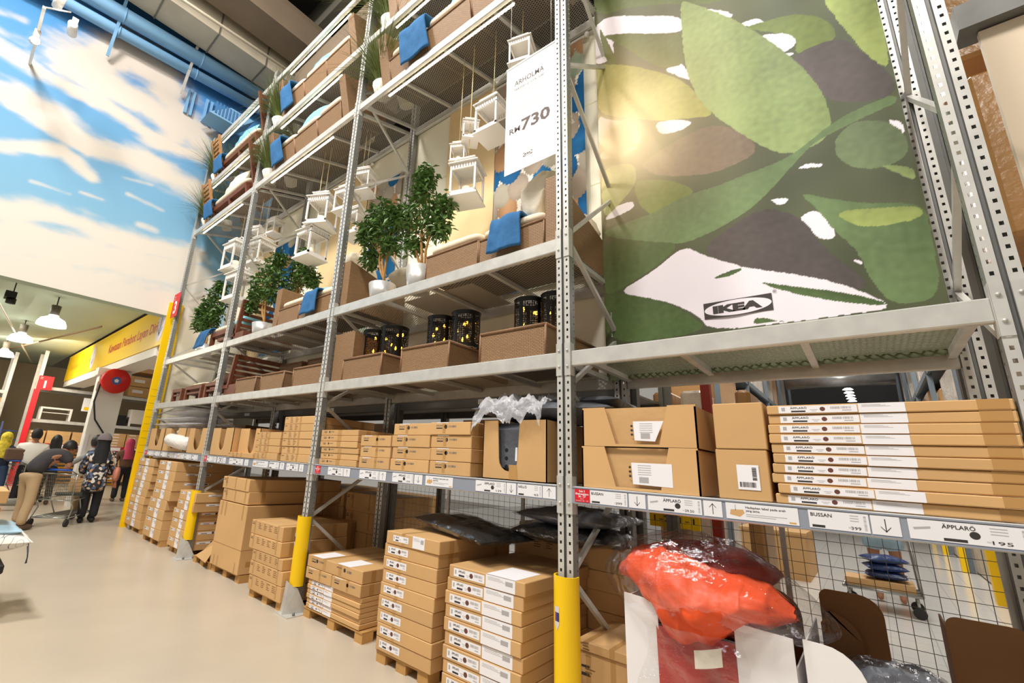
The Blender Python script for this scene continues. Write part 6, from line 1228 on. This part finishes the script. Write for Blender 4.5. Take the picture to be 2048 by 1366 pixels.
# ------------------------------------------------------------------ far racks at the left (facing the hall)
def farrack(y0, y1, label, X=-18.0, top=4.2, beams=(1.27, 2.02, 3.06), redtop=None):
    e = empty('pallet_rack', (X, y0, FZ), label=label, cat='rack', group='far pallet racks'); H_ = top; w = y1-y0
    for yy in (0, w): MB().box(-.07, 0, yy-.05, yy+.05, 0, H_).build('upright', steel, e); MB().box(-1.1, -1.03, yy-.05, yy+.05, 0, H_).build('upright', steel, e)
    for zz in beams:
        MB().box(-.05, .0, .05, w-.05, zz-.1, zz).build('beam', steel, e); MB().box(-1.1, -1.05, .05, w-.05, zz-.1, zz).build('beam', steel, e); MB().box(-1.05, -.05, .05, w-.05, zz-.02, zz-.005).build('shelf', mk('shelf_dull', (136, 130, 120), .6, .2), e)
    MB().box(.0, .012, .06, w-.06, beams[0]-.13, beams[0]+.02).build('price_rail', mk('rail_red', (176, 32, 52), .5), e)
    for k in range(3): MB().box(.013, .016, .2+k*w*.3, .2+k*w*.3+w*.17, beams[0]-.11, beams[0]).build('price_label', rail_w, e)
    return e
farrack(-.75, 1.15, 'far rack with the number 1 sign and a white bench on show'); farrack(1.2, 3.9, 'far rack right of the white column with a white cabinet on show', beams=(1.27, 2.02, 3.06)); farrack(-3.6, -1.35, 'far dark rack at the left edge behind the woman in yellow', X=-19.5, beams=(1.3, 2.2, 2.9))
redsign(-17.9, -.6, 2.9, .38, .44, '1', 'red sign with number 1 on the far rack', face=PI/2)
tag(MB().box(-17.99, -17.9, -.82, -.68, FZ, 2.9).build('post_cover', red), 'red post cover under the number 1 sign', 'post')
def fb(x, y, z, dx, dy, dz, label, grp='cartons on the far racks', m=None, lab=True):
    o = tag(MB().box(x-dx, x, y, y+dy, z, z+dz).build('cardboard_box', m or kraft), label, 'box', grp)
    if lab: MB().quad([(x+.003, y+dy*.15, z+dz*.4), (x+.003, y+dy*.6, z+dz*.4), (x+.003, y+dy*.6, z+dz*.7), (x+.003, y+dy*.15, z+dz*.7)]).build('paper_label', white, o)
def bench_white(y0, y1, z, h, label, d=.4, solid=False):
    e = empty('white_bench' if not solid else 'white_cabinet', (-18.1, y0, z), label=label, cat='bench' if not solid else 'cabinet'); w = y1-y0
    if solid:
        MB().box(-d, 0, .0, w, .1, h).build('cabinet_body', whitep, e)
        MB().box(.002, .012, .04, w-.04, .13, h-.04).build('door', mk('door_white', (232, 226, 214), .5), e)
    else: MB().box(-d, 0, 0, w, h-.05, h).build('seat', whitep, e); MB().box(-d+.05, -.05, .06, w-.06, h-.18, h-.16).build('shelf', whitep, e)
    for yy in (0, w-.06):
        for xx in (-d, -.06): MB().box(xx, xx+.06, yy, yy+.06, 0, .099 if solid else h-.051).build('leg', whitep, e)
bench_white(-.52, .3, 1.99, .4, 'low white bench on the far rack shelf left of the column'); bench_white(1.95, 2.75, 1.99, .6, 'white cabinet on legs on the far rack right of the column', solid=True)
tag(MB().box(-18.7, -18.1, 1.3, 1.85, 1.99, 2.35).build('storage_chest', black), 'black chest beside the white cabinet on the far rack', 'chest')
for k in range(4): fb(-18.03, -.66, 1.24+k*.1, .8, .42, .098, 'brown flat carton under the far white bench, %s' % ordn(k, 4))
for k in range(3): fb(-18.03, -.2, 1.24+k*.14, .8, .6, .138, 'brown carton in the middle of the number 1 rack, %s' % ordn(k, 3), lab=False); fb(-18.03, .45, 1.24+k*.14, .8, .6, .138, 'brown carton just left of the column on the far rack, %s' % ordn(k, 3), lab=False)
for k in range(5): fb(-18.03, 1.45, 1.24+k*.095, .8, .5, .093, 'labelled brown carton right of the column on the far rack, %s' % ordn(k, 5)); fb(-18.03, 1.98, 1.24+k*.095, .8, .45, .093, 'labelled brown carton behind the pink headscarf on the far rack, %s' % ordn(k, 5))
for k in range(4): fb(-18.03, 1.35, FZ+.12+k*.25, .8, .8, .24, 'brown carton on the floor of the far rack behind the column, %s' % ordn(k, 4))
for k, zz in enumerate((3.04, 3.42)): fb(-18.03, 1.7, zz, .9, .75, .36, 'wrapped brown carton high on the far rack right of the red reel, '+('lower', 'upper')[k], lab=True)
fb(-18.03, 1.9, 3.95, .9, .8, .4, 'wrapped carton highest on the far rack beside the fascia'); fb(-19.55, -3.2, 2.87, .8, .7, .35, 'brown carton on the far dark rack at the left edge, upper'); fb(-19.55, -2.1, 2.17, .8, .7, .45, 'brown carton on the far dark rack at the left edge, lower')
tag(MB().box(-18.02, -18.0, .5, .86, 2.36, 2.8).build('price_sign', white), 'white and yellow price sign hanging on the far rack left of the column', 'sign'); MB().box(-17.999, -17.99, .56, .8, 2.4, 2.5).build('price_patch', yellow, [o for o in bpy.data.objects if 'white and yellow price' in o.get('label', '')][0])
struct(MB().box(-22.6, -22.5, -6, 6, FZ, 4.2).build('wall_far', mk('far_panel', (150, 134, 108), .8, nz=(.6, .08))))
def slats(x, y0, y1, z0, z1, n, m, label):
    e = empty('bed_slats', (x, y0, 0), label=label, cat='slatted base', group='slatted bases in the hall')
    for yy in (0, y1-y0-.03): MB().box(-.03, .0, yy, yy+.03, z0, z1).build('side_rail', m, e)
    for k in range(n): zz = z0+(z1-z0)*(k+.5)/n; MB().box(.001, .02, 0, y1-y0, zz-.018, zz+.018).build('slat', m, e)
    MB().box(-.25, -.03, 0, .04, FZ, z0+.02).build('foot', m, e)
org = mk('orange_wood', (236, 160, 40), .5); slats(-13.2, -.5, .22, .35, 1.13, 9, org, 'orange slatted bed base standing between the man and the floral woman'); slats(-13.4, .5, .82, .3, 1.12, 9, org, 'orange slatted bed base behind the floral woman, right of her')
for k, y in enumerate((1.62, 1.95)): slats(-15.2, y, y+.24, .0, 1.0, 12, mk('grey_frames', (120, 118, 112), .6), 'grey stacked frames on a pallet behind the pink headscarf, '+('left', 'right')[k])
tag(MB().tube([(-11.6, -1.62, .12), (-11.6, -1.0, .12)], .07, 12).build('rolled_rug', mk('rug_grey', (150, 148, 140), .8)), 'grey roll lying on a flat trolley at the far left', 'roll')
# ------------------------------------------------------------------ second rack row, aisle behind
r2 = empty('pallet_rack', (0, 0, FZ), label='second rack row back to back behind the main rack, seen through its open bays', cat='rack')
for i, X in enumerate((-8.3, -5.59, -2.8, .02)):
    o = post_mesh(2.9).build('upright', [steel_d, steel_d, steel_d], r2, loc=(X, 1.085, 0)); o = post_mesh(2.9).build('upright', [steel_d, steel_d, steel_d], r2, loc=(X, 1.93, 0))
for i in range(3):
    xa, xb = (-8.25, -5.64, -2.85, -.03)[i]+.0, (-5.64, -2.85, -.03)[i]
    for zz in (1.36, 2.12):
        for yy in (1.09, 1.96): MB().box(xa, xb, yy, yy+.045, zz-.11, zz).build('beam', mk('dull_steel', (110, 108, 106), .5, .4), r2)
        MB().box(xa, xb, 1.14, 1.95, zz-.03, zz-.015).build('shelf', mk('shelf_dull', (0, 0, 0)), r2)
    MB().box(xa+1.3, xa+1.5, 1.085, 1.0885, 2.04, 2.09).build('shelf_label', white, r2)
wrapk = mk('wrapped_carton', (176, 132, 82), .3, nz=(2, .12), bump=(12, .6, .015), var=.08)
for i, (x, w_, h_) in enumerate(((-7.9, .9, .5), (-6.8, .8, .42), (-5.3, 1.1, .55), (-4.0, .9, .48), (-2.6, .7, .35), (-1.8, .75, .5), (-.95, .8, .42))):
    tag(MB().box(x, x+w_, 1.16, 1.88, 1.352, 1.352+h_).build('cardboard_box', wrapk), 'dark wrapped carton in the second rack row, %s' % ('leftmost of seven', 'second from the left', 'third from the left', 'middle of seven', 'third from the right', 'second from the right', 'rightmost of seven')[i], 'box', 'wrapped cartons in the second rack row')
tag(MB().box(-.2, .22, 2.02, 2.06, .95, 1.12).build('yellow_plate', yellow), 'yellow numbered plate seen through the mesh behind the bagged cushions', 'sign'); MB().text('1-2-1-1', (-.16, 2.018, 1.0), (1, 0, 0), (0, 0, 1), .07, 0, width=.34).build('plate_number', ink, [o for o in bpy.data.objects if 'yellow numbered' in o.get('label', '')][0])
def gload(x, y, z, dx, dy, h, label, m=wrapk): return tag(MB().box(x, x+dx, y, y+dy, z, z+h).build('wrapped_goods', m, bevel=.03), label, 'wrapped goods', 'wrapped goods along the tiled aisle')
wrapw = mk('wrapped_white', (206, 196, 184), .22, nz=(4, .2), bump=(16, .8, .02), var=.12)
def aisle_rack(side):
    X = 2.52 if side > 0 else -.62; e = empty('pallet_rack', (X, 0, FZ), label='rack along the %s side of the tiled aisle behind the right-hand bay' % ('right' if side > 0 else 'left'), cat='rack'); s = side
    ys = [4.6, 7.6, 10.95, 14.2, 17.4, 20.6]
    for yy in (ys if s > 0 else ys[1:]): MB().box(0, s*.08, yy-.05, yy+.05, 0, 7.5).build('upright', mk('blue_grey_steel', (112, 124, 134), .5, .3), e); MB().box(s*1.0, s*1.08, yy-.05, yy+.05, 0, 7.5).build('upright', steel_d, e)
    for zz in (2.05, 3.9, 5.7): MB().box(0, s*.05, ys[0 if s > 0 else 1], ys[-1], zz-.12, zz).box(s*.05, s*1.0, ys[0 if s > 0 else 1], ys[-1], zz-.04, zz-.02).build('beam', mk('blue_grey_steel', (0, 0, 0)), e)
    rr = random.Random(5+s)
    for zi, z_ in enumerate((FZ, 2.01, 3.87, 5.67)):
        y_ = ys[0 if s > 0 else 1]+.12; k = 0
        while y_ < 19.5:
            dy = rr.uniform(1.6, 2.3); h_ = rr.uniform(1.35, 1.72); x_ = X+(.1 if s > 0 else -.95); gload(x_, y_, z_+.01, .85, dy, h_, 'film-wrapped goods on the %s aisle rack, %s level, %s' % ('right' if s > 0 else 'left', ('floor', 'second', 'third', 'top')[zi], ('nearest', 'second nearest', 'third', 'fourth', 'fifth', 'sixth', 'seventh', 'farthest', 'last')[k]), rr.choice((wrapk, wrapw, wrapw)))
            y_ += dy+.12+(.2 if k % 3 == 2 else 0); k += 1
    if s > 0:
        for yy in ys[1:5]: o = tag(MB().box(X-.09, X-.002, yy-.08, yy+.08, FZ, .8).build('post_guard', yellow), 'yellow guard along the right side of the tiled aisle, %s' % ('nearest' if yy < 8 else 'second' if yy < 11 else 'third' if yy < 15 else 'fourth'), 'post guard', 'yellow post guards')
    return e
aisle_rack(1); aisle_rack(-1)
m = MB(); m.box(-.35, .5, 6.75, 8.1, FZ, .62); tag(m.build('cardboard_box', kraft), 'pile of flat cartons standing left in the tiled aisle, seen through the mesh', 'box'); MB().box(-.37, .52, 6.73, 8.12, .621, .66).build('lid', kraft, [o for o in bpy.data.objects if 'pile of flat cartons' in o.get('label', '')][0])
tag(MB().box(.25, .33, 2.3, 2.38, FZ, 4.5).build('red_post', mk('dark_red', (140, 36, 24), .5)), 'dark red post behind the torn display cartons', 'post')
for i, (x, w_, h_) in enumerate(((-.3, .2, 2.32), (-.02, .22, 2.32), (.48, .13, 2.3))): gload(x, 2.6, FZ, w_, .5, h_, 'tall film-wrapped pack behind the torn cartons, %s' % ('left', 'middle', 'right')[i], wrapw if i % 2 else wrapk)
struct(MB().box(-3, 8, 27, 27.1, FZ, 12).build('wall_aisle_end', mk('aisle_end_wall', (84, 84, 86), .8)))
dk = MB(); dk.tube([(-.5, 15, 5.2), (2.4, 15, 5.2)], .45, 20); dk.tube([(.4, 15, 5.6), (.4, 15, 12.39)], .02, 6); dk.tube([(1.9, 15, 5.6), (1.9, 15, 12.39)], .02, 6); tag(dk.build('air_duct', mk('shiny_duct', (176, 178, 180), .3, .7, nz=(6, .15))), 'large shiny round duct crossing high above the tiled aisle', 'duct'); dk = MB(); dk.tube([(-.5, 18, 5.0), (2.4, 18, 5.0)], .3, 16); dk.tube([(.4, 18, 5.2), (.4, 18, 12.39)], .02, 6); dk.tube([(1.9, 18, 5.2), (1.9, 18, 12.39)], .02, 6); tag(dk.build('air_duct', mk('shiny_duct', (0, 0, 0))), 'thinner shiny duct crossing farther down the tiled aisle', 'duct')
for k in range(9): tag(MB().lathe([(.16, 0), (.1, .05), (0, .06)], 14, (1.12+.012*k, 17.2+.84*k, 5.0)).build('ceiling_lamp', mk('aisle_lamp', (255, 250, 240), .4, emit=((255, 246, 226), 12))), 'round lamp above the tiled aisle, %s of the row' % ('nearest', 'second nearest', 'third nearest', 'fourth nearest', 'middle', 'fourth farthest', 'third farthest', 'second farthest', 'farthest')[k], 'lamp', 'row of aisle lamps')
# platform trolley with blue bags, and the shopper
e = empty('platform_trolley', (.95, 5.45, FZ), label='platform trolley with a carton and blue bagged things in the tiled aisle', cat='trolley'); tubes(e, 'frame', [[(0, 0, .24), (.7, 0, .24), (.7, .5, .24), (0, .5, .24), (0, 0, .24)], [(.7, .02, .24), (.66, .1, 1.0), (.66, .5, 1.0), (.7, .5, .24)], [(0, .15, .24), (.7, .15, .24)], [(0, .35, .24), (.7, .35, .24)]], .016, chrome)
for a, b_ in ((.05, .03), (.65, .03), (.05, .45), (.65, .45)): wheel(e, a, b_, .06); tubes(e, 'caster', [[(a, b_, .1), (a, b_, .235)]], .014, chrome)
tag(MB().box(.97, 1.6, 5.48, 5.9, .225, .31).build('cardboard_box', kraft), 'flat brown carton on the platform trolley in the aisle', 'box'); bl = mk('blue_bagged', (40, 62, 112), .35, bump=(14, .7, .02))
for k in range(3): pillow(1.36, 5.68, .37+.09*k, .2, .15, .05, bl, 'bagged_cushion', 'dark blue bagged cushion on the platform trolley, %s' % ('bottom', 'middle', 'top')[k], 'cushion', 'blue bagged cushions', rz=.2*k, seed=80+k)
p = person(1.38, 6.35, PI, 'shopper in denim shorts behind the platform trolley, seen under the shelf'); 
skinmesh(p, 'body', skin, [[(0, 0, 1.1, .12), (0, 0, .85, .12)], [(0, 0, .85, .12), (-.1, 0, .8, .08), (-.11, 0, .48, .06), (-.11, 0, .25, .055), (-.11, 0, .08, .04), (-.11, .1, .03, .035)], [(0, 0, .85, .12), (.1, 0, .8, .08), (.11, 0, .48, .06), (.11, 0, .25, .055), (.11, 0, .08, .04), (.11, .1, .03, .035)], [(0, 0, 1.1, .12), (0, 0, 1.3, .13), (0, 0, 1.45, .05), (0, 0, 1.52, .05)], [(0, 0, 1.3, .13), (-.2, .0, 1.3, .05), (-.24, .2, 1.1, .04)], [(0, 0, 1.3, .13), (.2, .0, 1.3, .05), (.24, .2, 1.1, .04)]]); face(p, (0, .02, 1.58), (0, 1, 0), .09, skin); cap_hair(p, (0, 0, 1.59), .1, hairm)
skinmesh(p, 'shorts', mk('denim', (150, 178, 196), .8, nz=(20, .1)), [[(0, 0, .9, .15), (0, 0, .82, .155), (-.11, 0, .72, .115), (-.12, 0, .62, .115)], [(0, 0, .82, .155), (.11, 0, .72, .115), (.12, 0, .62, .115)]]); skinmesh(p, 'shirt', tee, [[(0, 0, .92, .155), (0, 0, 1.1, .15), (0, 0, 1.32, .15), (0, 0, 1.44, .07)]])
# what stands right of the nearest-right upright
e = MB().box(2.09, 3.6, .5, .54, 2.0, 3.7); tag(e.build('cream_panel', mk('cream_panel', (226, 208, 182), .6, nz=(1, .03))), 'cream panel hanging right of the right-hand upright', 'panel'); tag(MB().box(2.02, 3.6, .44, .6, 3.71, 3.86).build('steel_beam', steel_d), 'steel beam with an end bracket above the cream panel at the upper right', 'beam')
for i, (y, z_, h_) in enumerate(((2.2, 3.2, 1.4), (2.2, 1.7, 1.2), (2.4, 4.9, 1.5))): gload(2.35, y, z_, .9, .8, h_, 'golden glinting wrapped goods beside the right-hand upright, %s' % ('middle', 'lowest', 'highest')[i], wrapk)
for i, X in enumerate((1.98, 2.12)): posts(X, 1.15, 8.5, e2) if False else None
e = empty('pallet_rack', (1.863, 1.10, FZ), label='dark upright pair behind the right edge of the leaf banner', cat='rack')
for i, (dx, dy) in enumerate(((0.0, 0), (.16, .3))): post_mesh(8.0).build('upright', [steel_d, steel_d, steel_d], e, loc=(dx, dy, 0))

fb(-19.55, -3.0, 1.27, .8, .8, .5, 'brown carton on the far dark rack at the left edge, lowest'); fb(-19.55, -2.1, 1.27, .8, .6, .4, 'brown carton beside the lowest one on the far dark rack, left edge')
bs = empty('step_ladder', (-19.0, -1.2, FZ), label='blue step ladder standing left of the red post cover', cat='ladder'); bbm = mk('ladder_blue', (40, 66, 130), .5)
for yy in (0, .5): MB().bar((0, yy, 0), (-.5, yy, 1.9), .05, mi=0).build('side_rail', bbm, bs)
for k in range(6): MB().box(-.12-.075*k, -.0-.075*k, .03, .47, .25+.27*k, .28+.27*k).build('step', bbm, bs)
